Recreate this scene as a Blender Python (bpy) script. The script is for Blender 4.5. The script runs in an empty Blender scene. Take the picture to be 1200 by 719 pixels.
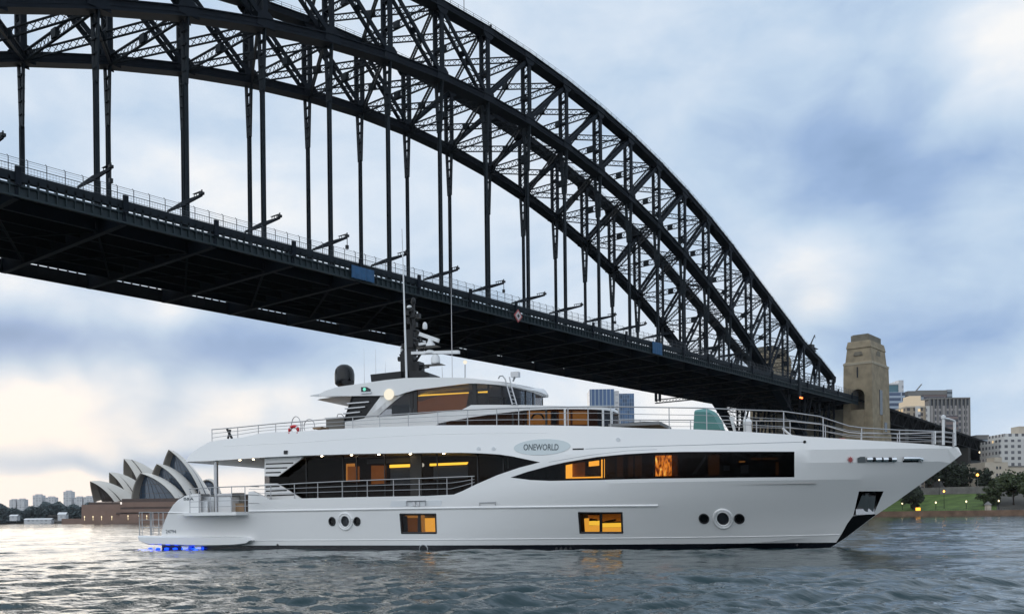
import bpy, bmesh, math, random
import numpy as np
from mathutils import Vector, Matrix
from mathutils.geometry import delaunay_2d_cdt

# ------------------------------------------------------------------ camera
SC = bpy.context.scene
COL = SC.collection
CAM = np.array([-192.0, -164.2, 1.65]); YAW = .6839; FPX = 1099.6; ROLL = .0114; HY = 605.34
FW = np.array([math.cos(YAW), math.sin(YAW), 0.]); RT = np.array([math.sin(YAW), -math.cos(YAW), 0.])
cd = bpy.data.cameras.new('camera'); cam = bpy.data.objects.new('camera', cd); COL.objects.link(cam)
cd.sensor_width = 36; cd.lens = FPX / 1200 * 36
cd.shift_y = (HY - 359.5) / 1200
cd.clip_start = .5; cd.clip_end = 20000
_f = Vector(FW); _r = Vector(RT); _u = Vector((0, 0, 1))
r2 = _r * math.cos(ROLL) - _u * math.sin(ROLL); u2 = _u * math.cos(ROLL) + _r * math.sin(ROLL)
m = Matrix((r2, u2, -_f)).transposed().to_4x4(); m.translation = Vector(CAM)
cam.matrix_world = m
SC.camera = cam
SC.view_settings.view_transform = 'Standard'; SC.view_settings.look = 'None'
SC.view_settings.exposure = 0.0; SC.view_settings.gamma = 1
SC.cycles.use_denoising = True
SC.cycles.max_bounces = 6; SC.cycles.transparent_max_bounces = 12
SC.cycles.caustics_reflective = False; SC.cycles.caustics_refractive = False
SC.cycles.sample_clamp_indirect = 3

def uv_px(px, py):
    a = px - 600; b = py - HY
    return (a * math.cos(ROLL) - b * math.sin(ROLL)) / FPX, (a * math.sin(ROLL) + b * math.cos(ROLL)) / FPX
def at(px, py, d):
    """a point of the photograph taken to its real distance d (metres ahead)"""
    u, v = uv_px(px, py)
    p = CAM + FW * d + RT * (u * d); p[2] = CAM[2] - v * d
    return Vector(p)
def ground(px, d, z=0.):
    p = at(px, 600, d); p.z = z
    return p

# ------------------------------------------------------------------ world: overcast morning sky, with cloud
SUN_AZ_PX, SUN_EL = 40, 7.0
W = bpy.data.worlds.new('World'); SC.world = W; W.use_nodes = True
nt = W.node_tree; N = nt.nodes; LK = nt.links
for n in list(N): N.remove(n)
def _sock(x, i):
    if isinstance(x, (int, float)): i.default_value = x
    elif isinstance(x, (tuple, list)): i.default_value = x
    else: LK.new(x, i)
def mth(op, a, b=0., c=None):
    n = N.new('ShaderNodeMath'); n.operation = op; _sock(a, n.inputs[0]); _sock(b, n.inputs[1])
    if c is not None: _sock(c, n.inputs[2])
    return n.outputs[0]
def vdot(a, vec):
    n = N.new('ShaderNodeVectorMath'); n.operation = 'DOT_PRODUCT'; LK.new(a, n.inputs[0]); n.inputs[1].default_value = vec
    return n.outputs['Value']
tc = N.new('ShaderNodeTexCoord'); D = tc.outputs['Generated']
df = vdot(D, tuple(FW)); dr_ = vdot(D, tuple(RT)); dz = vdot(D, (0, 0, 1))
az = mth('ARCTAN2', dr_, df); el = mth('ARCSINE', dz)
# cloud-layer coordinates: the view ray met with a flat layer overhead
cz_ = mth('ADD', mth('MAXIMUM', dz, 0.), .16)
cb = N.new('ShaderNodeCombineXYZ'); LK.new(mth('DIVIDE', dr_, cz_), cb.inputs[0]); LK.new(mth('DIVIDE', df, cz_), cb.inputs[1]); cb.inputs[2].default_value = 3.1
def noise(vec, scale, detail=6, rough=.55, dist=0.):
    n = N.new('ShaderNodeTexNoise'); LK.new(vec, n.inputs['Vector']); n.inputs['Scale'].default_value = scale
    n.inputs['Detail'].default_value = detail; n.inputs['Roughness'].default_value = rough; n.inputs['Distortion'].default_value = dist
    return n
n1 = noise(cb.outputs[0], 1.15, 8, .56, .25); n2 = noise(D, 7.5, 2.5, .5, .2); n3 = noise(D, 3.2, 2, .5)
sp = N.new('ShaderNodeSeparateColor'); LK.new(n2.outputs['Color'], sp.inputs[0])
sq = N.new('ShaderNodeSeparateColor'); LK.new(n3.outputs['Color'], sq.inputs[0])
azw = mth('ADD', az, mth('ADD', mth('MULTIPLY', mth('SUBTRACT', sp.outputs[0], .5), .15), mth('MULTIPLY', mth('SUBTRACT', sq.outputs[0], .5), .15)))
elw = mth('ADD', el, mth('ADD', mth('MULTIPLY', mth('SUBTRACT', sp.outputs[1], .5), .075), mth('MULTIPLY', mth('SUBTRACT', sq.outputs[1], .5), .06)))
def azel(px, py):
    u, v = uv_px(px, py); return math.atan(u), math.atan(-v * math.cos(math.atan(u)))
def blob(px, py, sx, sy, amp):
    a, e = azel(px, py); sa = sx / 1100; se = sy / 1100
    q = mth('ADD', mth('POWER', mth('DIVIDE', mth('SUBTRACT', azw, a), sa), 2.), mth('POWER', mth('DIVIDE', mth('SUBTRACT', elw, e), se), 2.))
    return mth('MULTIPLY', mth('POWER', 2.71828, mth('MULTIPLY', q, -1.)), amp)
BLOBS = [  # banks and breaks of the cloud, by where they hang in the sky (px), size, lightness
    (60, 550, 330, 56, .38), (110, 468, 190, 34, .40), (40, 405, 190, 38, -.50), (195, 372, 36, 40, .42), (45, 345, 60, 22, .25), (95, 526, 200, 11, -.52), (20, 508, 60, 8, -.2),
    (310, 410, 120, 36, -.34), (205, 462, 46, 30, -.42), (270, 455, 40, 26, .22), (345, 445, 40, 30, .2), (640, 470, 220, 60, .20), (550, 235, 110, 90, .18), (180, 150, 90, 70, .12), (330, 240, 130, 60, .16), (70, 215, 90, 60, -.08),
    (690, 60, 150, 90, -.04), (1050, 200, 150, 95, -.46), (870, 140, 120, 60, -.10), (930, 305, 75, 50, .26), (945, 358, 40, 22, .28),
    (1190, 60, 70, 70, .34), (1060, 30, 120, 50, .05), (1120, 400, 140, 50, -.24), (1180, 480, 120, 40, .02), (850, 500, 160, 60, .22),
    (980, 440, 90, 40, -.10)]
cv = N.new('ShaderNodeCombineXYZ'); LK.new(mth('MULTIPLY', az, 1.), cv.inputs[0]); LK.new(mth('MULTIPLY', el, 1.7), cv.inputs[1]); cv.inputs[2].default_value = .7
n4 = noise(cv.outputs[0], 5.5, 9, .52, .35); n5 = noise(cv.outputs[0], 13., 7, .55, .5)
L = mth('ADD', .66, mth('MULTIPLY', mth('SUBTRACT', n1.outputs['Fac'], .5), .12))
L = mth('ADD', L, mth('MULTIPLY', mth('SUBTRACT', n4.outputs['Fac'], .5), .80))
L = mth('ADD', L, mth('MULTIPLY', mth('SUBTRACT', n5.outputs['Fac'], .5), .32))
for b in BLOBS: L = mth('ADD', L, blob(*b))
cr = N.new('ShaderNodeValToRGB'); LK.new(L, cr.inputs[0])
stops = [(0.0, (.21, .33, .54)), (.30, (.335, .475, .72)), (.55, (.53, .67, .845)), (.80, (.73, .82, .93)), (1.0, (.96, .965, .97))]
cr.color_ramp.elements[0].position = 0; cr.color_ramp.elements[1].position = 1
for i, (p, c) in enumerate(stops):
    e = cr.color_ramp.elements[0] if i == 0 else (cr.color_ramp.elements[1] if i == len(stops) - 1 else cr.color_ramp.elements.new(p))
    e.position = p; e.color = (*c, 1)
for e, (p, c) in zip(cr.color_ramp.elements, stops): e.position = p; e.color = (*c, 1)
# warm light low over the water towards the rising sun
def glow(px, py, sx, sy, amp):
    a, e = azel(px, py)
    q = mth('ADD', mth('POWER', mth('DIVIDE', mth('SUBTRACT', az, a), sx / 1100), 2.), mth('POWER', mth('DIVIDE', mth('SUBTRACT', el, e), sy / 1100), 2.))
    return mth('MULTIPLY', mth('POWER', 2.71828, mth('MULTIPLY', q, -1.)), amp)
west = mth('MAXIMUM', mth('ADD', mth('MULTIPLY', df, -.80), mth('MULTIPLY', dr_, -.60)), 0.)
wm = mth('MINIMUM', mth('ADD', mth('ADD', glow(60, 550, 440, 130, .85), glow(940, 355, 60, 40, .35)), mth('MULTIPLY', west, 1.3)), 1.)  # west term warms the unseen sky behind, added to make the hull less blue
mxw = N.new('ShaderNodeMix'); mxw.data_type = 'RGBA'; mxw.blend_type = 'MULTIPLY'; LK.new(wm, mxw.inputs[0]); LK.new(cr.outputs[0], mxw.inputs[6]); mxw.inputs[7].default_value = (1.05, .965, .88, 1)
# added gain: unseen sky behind the camera, brightened to light the yacht's side
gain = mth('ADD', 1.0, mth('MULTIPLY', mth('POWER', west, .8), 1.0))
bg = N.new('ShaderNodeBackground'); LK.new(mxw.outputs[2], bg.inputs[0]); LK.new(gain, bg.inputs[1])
sky = N.new('ShaderNodeTexSky'); sky.sky_type = 'NISHITA'; sky.sun_disc = False
sdir = FW * math.cos(math.atan(uv_px(SUN_AZ_PX, 600)[0])) + RT * math.sin(math.atan(uv_px(SUN_AZ_PX, 600)[0]))
sky.sun_elevation = math.radians(SUN_EL); sky.sun_rotation = math.atan2(sdir[0], sdir[1])
sky.air_density = 1.2; sky.dust_density = 2
bs = N.new('ShaderNodeBackground'); LK.new(sky.outputs[0], bs.inputs[0]); bs.inputs[1].default_value = .1
ms = N.new('ShaderNodeMixShader'); ms.inputs[0].default_value = .985
LK.new(bs.outputs[0], ms.inputs[1]); LK.new(bg.outputs[0], ms.inputs[2])
wo = N.new('ShaderNodeOutputWorld'); LK.new(ms.outputs[0], wo.inputs[0])
ld = bpy.data.lights.new('sun', 'SUN'); ld.energy = .5; ld.angle = math.radians(50); ld.color = (1, .86, .68)
lo = bpy.data.objects.new('sun', ld); COL.objects.link(lo)
sv = Vector((sdir[0] * math.cos(math.radians(SUN_EL)), sdir[1] * math.cos(math.radians(SUN_EL)), math.sin(math.radians(SUN_EL))))
lo.rotation_euler = sv.to_track_quat('Z', 'Y').to_euler(); lo.location = sv * 500

# ------------------------------------------------------------------ materials
M = {}
def mat(name, col, rough=.6, metal=0., spec=.5, coat=0., var=0., vscale=1., bump=0., bscale=20., emit=None, estr=0.):
    m = bpy.data.materials.new(name); m.use_nodes = True; t = m.node_tree; p = t.nodes['Principled BSDF']
    p.inputs['Base Color'].default_value = (*col, 1); p.inputs['Roughness'].default_value = rough; p.inputs['Metallic'].default_value = metal
    p.inputs['Specular IOR Level'].default_value = spec; p.inputs['Coat Weight'].default_value = coat; p.inputs['Coat Roughness'].default_value = .05
    if var or bump:
        tc = t.nodes.new('ShaderNodeTexCoord')
    if var:
        n = t.nodes.new('ShaderNodeTexNoise'); n.inputs['Scale'].default_value = vscale; n.inputs['Detail'].default_value = 6; t.links.new(tc.outputs['Object'], n.inputs['Vector'])
        mr = t.nodes.new('ShaderNodeMapRange'); mr.inputs[1].default_value = .25; mr.inputs[2].default_value = .75; mr.inputs[3].default_value = 1 - var; mr.inputs[4].default_value = 1 + var
        t.links.new(n.outputs['Fac'], mr.inputs[0])
        mx = t.nodes.new('ShaderNodeMix'); mx.data_type = 'RGBA'; mx.blend_type = 'MULTIPLY'; mx.inputs[0].default_value = 1; mx.inputs[6].default_value = (*col, 1)
        t.links.new(mr.outputs[0], mx.inputs[7]); t.links.new(mx.outputs[2], p.inputs['Base Color'])
    if bump:
        n = t.nodes.new('ShaderNodeTexNoise'); n.inputs['Scale'].default_value = bscale; n.inputs['Detail'].default_value = 5; t.links.new(tc.outputs['Object'], n.inputs['Vector'])
        b = t.nodes.new('ShaderNodeBump'); b.inputs['Strength'].default_value = bump; b.inputs['Distance'].default_value = .02; t.links.new(n.outputs['Fac'], b.inputs['Height']); t.links.new(b.outputs[0], p.inputs['Normal'])
    if emit:
        p.inputs['Emission Color'].default_value = (*emit, 1); p.inputs['Emission Strength'].default_value = estr
    M[name] = m
    return m
def facade(name, wall, glass, fx, fz, wx=.6, wz=.55, lit=0., rough=.5):
    """window grid of a far building: fx, fz = bay and storey in metres"""
    m = bpy.data.materials.new(name); m.use_nodes = True; t = m.node_tree; p = t.nodes['Principled BSDF']; Q = t.nodes; K = t.links
    def mt(op, a, b=0.):
        n = Q.new('ShaderNodeMath'); n.operation = op
        for x, i in ((a, n.inputs[0]), (b, n.inputs[1])):
            if isinstance(x, (int, float)): i.default_value = x
            else: K.new(x, i)
        return n.outputs[0]
    tc = Q.new('ShaderNodeTexCoord'); s = Q.new('ShaderNodeSeparateXYZ'); K.new(tc.outputs['Object'], s.inputs[0])
    g = Q.new('ShaderNodeNewGeometry'); vt = Q.new('ShaderNodeVectorTransform'); vt.vector_type = 'NORMAL'; vt.convert_from = 'WORLD'; vt.convert_to = 'OBJECT'
    K.new(g.outputs['True Normal'], vt.inputs[0]); sn = Q.new('ShaderNodeSeparateXYZ'); K.new(vt.outputs[0], sn.inputs[0])
    isx = mt('GREATER_THAN', mt('ABSOLUTE', sn.outputs[0]), .6); isz = mt('GREATER_THAN', mt('ABSOLUTE', sn.outputs[2]), .6)
    h = mt('ADD', mt('MULTIPLY', isx, s.outputs[1]), mt('MULTIPLY', mt('SUBTRACT', 1., isx), s.outputs[0]))
    cx = mt('DIVIDE', mt('ADD', h, 500.), fx); cz = mt('DIVIDE', s.outputs[2], fz)
    win = mt('MULTIPLY', mt('LESS_THAN', mt('FRACT', cx), wx), mt('LESS_THAN', mt('FRACT', cz), wz))
    win = mt('MULTIPLY', win, mt('SUBTRACT', 1., isz))
    cc = Q.new('ShaderNodeCombineXYZ'); K.new(mt('FLOOR', cx), cc.inputs[0]); K.new(mt('FLOOR', cz), cc.inputs[1]); K.new(isx, cc.inputs[2])
    wn = Q.new('ShaderNodeTexWhiteNoise'); K.new(cc.outputs[0], wn.inputs['Vector'])
    mx = Q.new('ShaderNodeMix'); mx.data_type = 'RGBA'; K.new(win, mx.inputs[0]); mx.inputs[6].default_value = (*wall, 1)
    gv = Q.new('ShaderNodeMix'); gv.data_type = 'RGBA'; K.new(wn.outputs['Value'], gv.inputs[0]); gv.inputs[6].default_value = (*[c * .6 for c in glass], 1); gv.inputs[7].default_value = (*[min(1, c * 1.5) for c in glass], 1)
    K.new(gv.outputs[2], mx.inputs[7]); K.new(mx.outputs[2], p.inputs['Base Color'])
    K.new(mt('SUBTRACT', rough, mt('MULTIPLY', win, rough - .15)), p.inputs['Roughness'])
    if lit:
        on = mt('MULTIPLY', win, mt('GREATER_THAN', wn.outputs['Value'], 1 - lit))
        p.inputs['Emission Color'].default_value = (1, .72, .35, 1); K.new(mt('MULTIPLY', on, .8), p.inputs['Emission Strength'])
    M[name] = m
    return m
def glass(name, tint, k=.9, rough=0.02):
    m = bpy.data.materials.new(name); m.use_nodes = True; t = m.node_tree; Q = t.nodes
    for n in list(Q): Q.remove(n)
    tr = Q.new('ShaderNodeBsdfTransparent'); tr.inputs[0].default_value = (*tint, 1)
    gl = Q.new('ShaderNodeBsdfGlossy'); gl.inputs['Roughness'].default_value = rough; gl.inputs[0].default_value = (.9, .95, 1, 1)
    fr = Q.new('ShaderNodeFresnel'); fr.inputs[0].default_value = 1.5
    mm = Q.new('ShaderNodeMath'); mm.operation = 'MULTIPLY'; t.links.new(fr.outputs[0], mm.inputs[0]); mm.inputs[1].default_value = k
    mx = Q.new('ShaderNodeMixShader'); t.links.new(mm.outputs[0], mx.inputs[0]); t.links.new(tr.outputs[0], mx.inputs[1]); t.links.new(gl.outputs[0], mx.inputs[2])
    o = Q.new('ShaderNodeOutputMaterial'); t.links.new(mx.outputs[0], o.inputs[0]); M[name] = m
    return m
def lamp(name, col, s):
    m = bpy.data.materials.new(name); m.use_nodes = True; t = m.node_tree; Q = t.nodes
    for n in list(Q): Q.remove(n)
    e = Q.new('ShaderNodeEmission'); e.inputs[0].default_value = (*col, 1); e.inputs[1].default_value = s
    o = Q.new('ShaderNodeOutputMaterial'); t.links.new(e.outputs[0], o.inputs[0]); M[name] = m
    return m
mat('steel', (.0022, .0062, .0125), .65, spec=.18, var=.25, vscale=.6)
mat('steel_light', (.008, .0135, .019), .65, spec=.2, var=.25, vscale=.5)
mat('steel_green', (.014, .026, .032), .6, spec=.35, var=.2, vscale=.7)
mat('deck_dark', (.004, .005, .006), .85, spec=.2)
mat('tarp_blue', (.02, .09, .20), .7, var=.2, vscale=1)
mat('fence_steel', (.05, .058, .068), .6)
mat('granite', (.28, .225, .15), .85, var=.30, vscale=.28, bump=.4, bscale=1.5)
mat('granite_pale', (.36, .31, .23), .85, var=.15, vscale=.4)
mat('granite_dark', (.17, .15, .115), .9, var=.2, vscale=.4)
mat('gelcoat', (.82, .805, .79), .3, coat=1., var=.015, vscale=.25)
mat('gelcoat_soft', (.74, .75, .76), .45)
mat('boot', (.006, .007, .012), .25)
mat('rubber', (.012, .012, .014), .5)
mat('black_gloss', (.005, .005, .006), .15, spec=.4)
mat('dark_metal', (.008, .0085, .010), .4, spec=.3)
mat('chrome', (.75, .76, .77), .14, 1.)
mat('stainless', (.42, .42, .43), .3, .85)
mat('teak', (.33, .22, .13), .6, var=.15, vscale=6)
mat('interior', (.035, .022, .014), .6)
mat('interior_light', (.20, .19, .17), .8)
mat('wood_glow', (.30, .12, .035), .45, var=.25, vscale=2, emit=(1, .30, .04), estr=.22)  # wood with the cabin lamplight put in as its own glow
mat('blind', (.22, .23, .24), .8)
mat('plate_silver', (.52, .57, .58), .35, .2)
mat('letter', (.07, .09, .10), .5)
mat('seam', (.30, .32, .34), .6)
mat('teal_cover', (.11, .27, .25), .8, bump=.4, bscale=4)
mat('ring_red', (.62, .02, .03), .5)
mat('badge_bright', (.85, .85, .87), .25, .25)
mat('white_plain', (.75, .75, .75), .5)
mat('tile_cream', (.66, .61, .54), .4, var=.05, vscale=.1)
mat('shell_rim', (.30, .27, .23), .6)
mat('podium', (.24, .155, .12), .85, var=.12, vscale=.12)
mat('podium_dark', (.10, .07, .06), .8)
mat('opera_glass', (.03, .055, .09), .12, spec=.6)
mat('teal_glass', (.06, .15, .19), .15)
mat('pier_stone', (.055, .052, .048), .9)
mat('opera_bronze', (.05, .035, .028), .3)
mat('leaf', (.035, .055, .022), .7)
mat('bark', (.06, .045, .035), .9, var=.3, vscale=2)
mat('lawn', (.09, .145, .028), .9, var=.5, vscale=.22)
mat('earth', (.10, .09, .075), .95, var=.25, vscale=.08)
mat('paving', (.24, .22, .20), .9, var=.12, vscale=.2)
mat('sandstone', (.20, .125, .085), .9, var=.35, vscale=.35)
mat('wall_grey', (.20, .19, .18), .9, var=.25, vscale=.4)
mat('cream_render', (.52, .45, .36), .8, var=.06, vscale=.3)
mat('pane_dark', (.03, .035, .045), .2)
mat('roof_grey', (.20, .19, .18), .8)
mat('sign_white', (.55, .50, .50), .7)
mat('sign_red', (.45, .10, .10), .7)
mat('wood_glow_dim', (.16, .075, .03), .5, var=.3, vscale=2, emit=(1, .32, .05), estr=.05)  # dimmer copy of the glowing wood, lamplight put into the material
glass('tint_glass', (.42, .42, .43), .16)
glass('clear_tint', (.55, .56, .58), .5)
lamp('amber_hot', (1, .42, .045), 5.5); lamp('amber', (1, .43, .05), 2.4); lamp('amber_dim', (1, .40, .08), .8); lamp('amber_strip', (1, .55, .05), 3.0)
lamp('downlight', (1, .78, .5), 30.); lamp('lamp_white', (1, .93, .76), .98); lamp('lamp_orange', (1, .42, .08), 5.); lamp('lamp_park', (1, .83, .5), 2.5)
lamp('blue_glow', (.005, .05, 1.), 4.); lamp('nav_green', (.15, .6, .45), 1.5); lamp('red_lamp', (1, .16, .04), 5.); lamp('soft_white', (1, .86, .66), .55)
# leaves: light and dark clumps
def leafmat(name, c0, c1):
    m = mat(name, c0, .7); t = m.node_tree; g = t.nodes.new('ShaderNodeNewGeometry'); mx = t.nodes.new('ShaderNodeMix'); mx.data_type = 'RGBA'
    mx.inputs[6].default_value = (*c0, 1); mx.inputs[7].default_value = (*c1, 1); t.links.new(g.outputs['Random Per Island'], mx.inputs[0])
    t.links.new(mx.outputs[2], t.nodes['Principled BSDF'].inputs['Base Color'])
leafmat('leaf_dark', (.010, .016, .010), (.035, .05, .025)); leafmat('leaf_mid', (.025, .04, .014), (.075, .095, .035)); leafmat('leaf_hazy', (.03, .05, .055), (.06, .085, .085))  # far leaves carry the distance haze in their blue-grey colour

# ------------------------------------------------------------------ object helpers
ROOTS = {}
def tag(o, label=None, cat=None, group=None, kind=None):
    for k, v in (('label', label), ('category', cat), ('group', group), ('kind', kind)):
        if v: o[k] = v
    return o
def thing(name, label, cat, loc=(0, 0, 0), rz=0., group=None):
    o = bpy.data.objects.new(name, None); COL.objects.link(o); o.location = loc; o.rotation_euler = (0, 0, rz); o.empty_display_size = .5
    ROOTS[o] = Matrix.Translation(Vector(loc)) @ Matrix.Rotation(rz, 4, 'Z')
    return tag(o, label, cat, group)
class MB:
    def __init__(s): s.v = []; s.f = []; s.m = []
    def add(s, vs, fs, mi=0):
        n = len(s.v); s.v.extend(tuple(p) for p in vs); s.f.extend(tuple(i + n for i in f) for f in fs); s.m.extend([mi] * len(fs)); return s
    def box(s, x0, x1, y0, y1, z0, z1, mi=0):
        return s.add([(x0, y0, z0), (x1, y0, z0), (x1, y1, z0), (x0, y1, z0), (x0, y0, z1), (x1, y0, z1), (x1, y1, z1), (x0, y1, z1)],
                     [(3, 2, 1, 0), (4, 5, 6, 7), (0, 1, 5, 4), (1, 2, 6, 5), (2, 3, 7, 6), (3, 0, 4, 7)], mi)
    def bar(s, p, q, w, h, up=(0, 0, 1), w2=None, h2=None, mi=0):
        p = Vector(p); q = Vector(q); d = (q - p)
        if d.length < 1e-6: return s
        d.normalize(); a = d.cross(Vector(up))
        if a.length < 1e-4: a = d.cross(Vector((1, 0, 0)))
        a.normalize(); b = a.cross(d).normalized()
        w2 = w if w2 is None else w2; h2 = h if h2 is None else h2
        vs = [c + a * sx * ww / 2 + b * sz * hh / 2 for c, ww, hh in ((p, w, h), (q, w2, h2)) for sx, sz in ((-1, -1), (1, -1), (1, 1), (-1, 1))]
        return s.add(vs, [(0, 1, 2, 3), (7, 6, 5, 4), (0, 4, 5, 1), (1, 5, 6, 2), (2, 6, 7, 3), (3, 7, 4, 0)], mi)
    def tube(s, pts, r, n=6, closed=False, mi=0, radii=None):
        pts = [Vector(p) for p in pts]; k = len(pts); rings = []
        for i, p in enumerate(pts):
            a = pts[(i - 1) % k] if (closed or i > 0) else p; b = pts[(i + 1) % k] if (closed or i < k - 1) else p
            d = (b - a).normalized(); x = d.cross(Vector((0, 0, 1)))
            if x.length < 1e-3: x = Vector((1, 0, 0))
            x.normalize(); y = x.cross(d); rr = radii[i] if radii else r
            rings.append([p + x * rr * math.cos(2 * math.pi * j / n) + y * rr * math.sin(2 * math.pi * j / n) for j in range(n)])
        vs = [v for R in rings for v in R]; fs = []
        for i in range(k if closed else k - 1):
            for j in range(n):
                fs.append((i * n + j, i * n + (j + 1) % n, ((i + 1) % k) * n + (j + 1) % n, ((i + 1) % k) * n + j))
        if not closed: fs += [tuple(range(n))[::-1], tuple((k - 1) * n + j for j in range(n))]
        return s.add(vs, fs, mi)
    def lathe(s, c, prof, n=20, axis='z', mi=0):
        vs = []; fs = []
        for r, z in prof:
            for j in range(n):
                a = 2 * math.pi * j / n; x, y = r * math.cos(a), r * math.sin(a)
                vs.append((c[0] + x, c[1] + y, c[2] + z) if axis == 'z' else ((c[0] + x, c[1] + z, c[2] + y)))
        for i in range(len(prof) - 1):
            for j in range(n): fs.append((i * n + j, i * n + (j + 1) % n, (i + 1) * n + (j + 1) % n, (i + 1) * n + j))
        fs.append(tuple(range(n))[::-1]); fs.append(tuple((len(prof) - 1) * n + j for j in range(n)))
        return s.add(vs, fs, mi)
    def prism(s, poly, d, mi=0):
        """poly: 3-D points of a planar outline, d: offset vector"""
        n = len(poly); d = Vector(d); vs = [Vector(p) for p in poly]; vs += [p + d for p in vs]
        return s.add(vs, [tuple(range(n))[::-1], tuple(range(n, 2 * n))] + [(i, (i + 1) % n, (i + 1) % n + n, i + n) for i in range(n)], mi)
    def grid(s, rows, mi=0, close=False):
        """rows: list of equal-length lists of points"""
        n = len(rows[0]); vs = [p for r in rows for p in r]
        fs = [(i * n + j, i * n + (j + 1) % n, (i + 1) * n + (j + 1) % n, (i + 1) * n + j) for i in range(len(rows) - 1) for j in range(n if close else n - 1)]
        return s.add(vs, fs, mi)
    def build(s, name, mats, parent=None, local=False, smooth=None, label=None, fixn=True):
        me = bpy.data.meshes.new(name); vs = s.v
        root = parent
        while root is not None and root.parent is not None: root = root.parent
        if root is not None and not local:
            mi = ROOTS[root].inverted(); vs = [tuple(mi @ Vector(p)) for p in vs]
        me.from_pydata(vs, [], s.f)
        for mm in (mats if isinstance(mats, (list, tuple)) else [mats]): me.materials.append(M[mm])
        me.polygons.foreach_set('material_index', s.m)
        if fixn:
            bm = bmesh.new(); bm.from_mesh(me); bmesh.ops.recalc_face_normals(bm, faces=bm.faces); bm.to_mesh(me); bm.free()
        if smooth is not None:
            me.polygons.foreach_set('use_smooth', [True] * len(me.polygons)); me.set_sharp_from_angle(angle=math.radians(smooth))
        me.update()
        o = bpy.data.objects.new(name, me); COL.objects.link(o)
        if parent is not None: o.parent = parent
        else: ROOTS[o] = Matrix.Identity(4)
        if label: o['label'] = label
        return o
def lerp(a, b, t): return a + (b - a) * t
def interp(x, pts): return float(np.interp(x, [p[0] for p in pts], [p[1] for p in pts]))

# ------------------------------------------------------------------ water: one sheet from under the camera to the horizon
def build_water():
    rng = np.random.default_rng(7)
    rr = [6.]
    while rr[-1] < 300: rr.append(rr[-1] * 1.0052)
    while rr[-1] < 2700: rr.append(rr[-1] * 1.03)
    rr = np.array([.3, 3.] + rr)
    a_in = np.radians(np.linspace(-34, 34, 720)); a_out = np.radians(np.linspace(34, 326, 60)[1:-1])
    aa = np.concatenate([a_in, a_out]); na = len(aa); nr = len(rr)
    A, R = np.meshgrid(aa, rr)
    X = CAM[0] + R * (np.cos(A) * FW[0] + np.sin(A) * RT[0]); Y = CAM[1] + R * (np.cos(A) * FW[1] + np.sin(A) * RT[1])
    Z = np.zeros_like(X); res = np.maximum(R * .0052, R * np.radians(68 / 720)); 
    wind = YAW + math.radians(14)
    def wave(lam, amp, spread, cnt, phase_noise=0.):
        nonlocal Z
        for i in range(cnt):
            l = lam * rng.uniform(.75, 1.35); th = wind + rng.normal(0, spread); k = 2 * np.pi / l
            att = np.clip((l / res - 2.2) / 3., 0, 1)
            ph = k * (np.cos(th) * X + np.sin(th) * Y) + rng.uniform(0, 6.28)
            s = np.sin(ph + .35 * np.sin(ph + 1.57))
            Z += amp / math.sqrt(cnt) * s * att
    # gust patches modulate the chop
    P = sum(np.sin(2 * np.pi * (np.cos(t) * X + np.sin(t) * Y) / l + p) for t, l, p in ((.3, 31, 1), (1.4, 23, 2.2), (2.5, 41, .4), (.9, 17, 4))) / 4
    wave(9., .024, .5, 7); wave(4.2, .032, .5, 12); Z1 = Z.copy(); Z[:] = 0
    wave(2.1, .031, .45, 16); wave(1.1, .020, .5, 20); wave(.55, .016, .6, 24); wave(.3, .009, .8, 18)
    Z = Z1 + Z * np.clip(1 + .95 * P, .2, 2.)
    # the yacht's own wash: a few long ripples running off to the lower left and along the side
    me = bpy.data.meshes.new('water')
    n = nr * na
    co = np.stack([X, Y, Z], -1).reshape(-1, 3)
    I, J = np.meshgrid(np.arange(nr - 1), np.arange(na), indexing='ij'); J2 = (J + 1) % na
    q = np.stack([I * na + J, I * na + J2, (I + 1) * na + J2, (I + 1) * na + J], -1).reshape(-1, 4)
    me.vertices.add(n); me.vertices.foreach_set('co', co.ravel()); me.loops.add(q.size); me.polygons.add(len(q))
    me.loops.foreach_set('vertex_index', q.ravel().astype(np.int32)); me.polygons.foreach_set('loop_start', (np.arange(len(q)) * 4).astype(np.int32)); me.polygons.foreach_set('loop_total', np.full(len(q), 4, np.int32))
    me.polygons.foreach_set('use_smooth', np.ones(len(q), bool)); me.update(calc_edges=True); me.validate()
    o = bpy.data.objects.new('water', me); COL.objects.link(o); tag(o, kind='structure')
    m = mat('water', (.010, .032, .037), .05); t = m.node_tree; p = t.nodes['Principled BSDF']; p.inputs['IOR'].default_value = 1.33
    tc = t.nodes.new('ShaderNodeTexCoord'); prev = None
    for sc, st, dist, rot in ((1.6, .5, .035, .5), (5., .6, .014, .7)):
        mp = t.nodes.new('ShaderNodeMapping'); mp.inputs['Rotation'].default_value = (0, 0, wind + rot - .5); mp.inputs['Scale'].default_value = (1.5, .55, 1)
        t.links.new(tc.outputs['Object'], mp.inputs[0]); nz = t.nodes.new('ShaderNodeTexNoise'); nz.inputs['Scale'].default_value = sc; nz.inputs['Detail'].default_value = 4; t.links.new(mp.outputs[0], nz.inputs['Vector'])
        b = t.nodes.new('ShaderNodeBump'); b.inputs['Strength'].default_value = st; b.inputs['Distance'].default_value = dist * 2.2; t.links.new(nz.outputs['Fac'], b.inputs['Height'])
        if prev: t.links.new(prev.outputs[0], b.inputs['Normal'])
        prev = b
    t.links.new(prev.outputs[0], p.inputs['Normal']); me.materials.append(m)
build_water()

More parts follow.
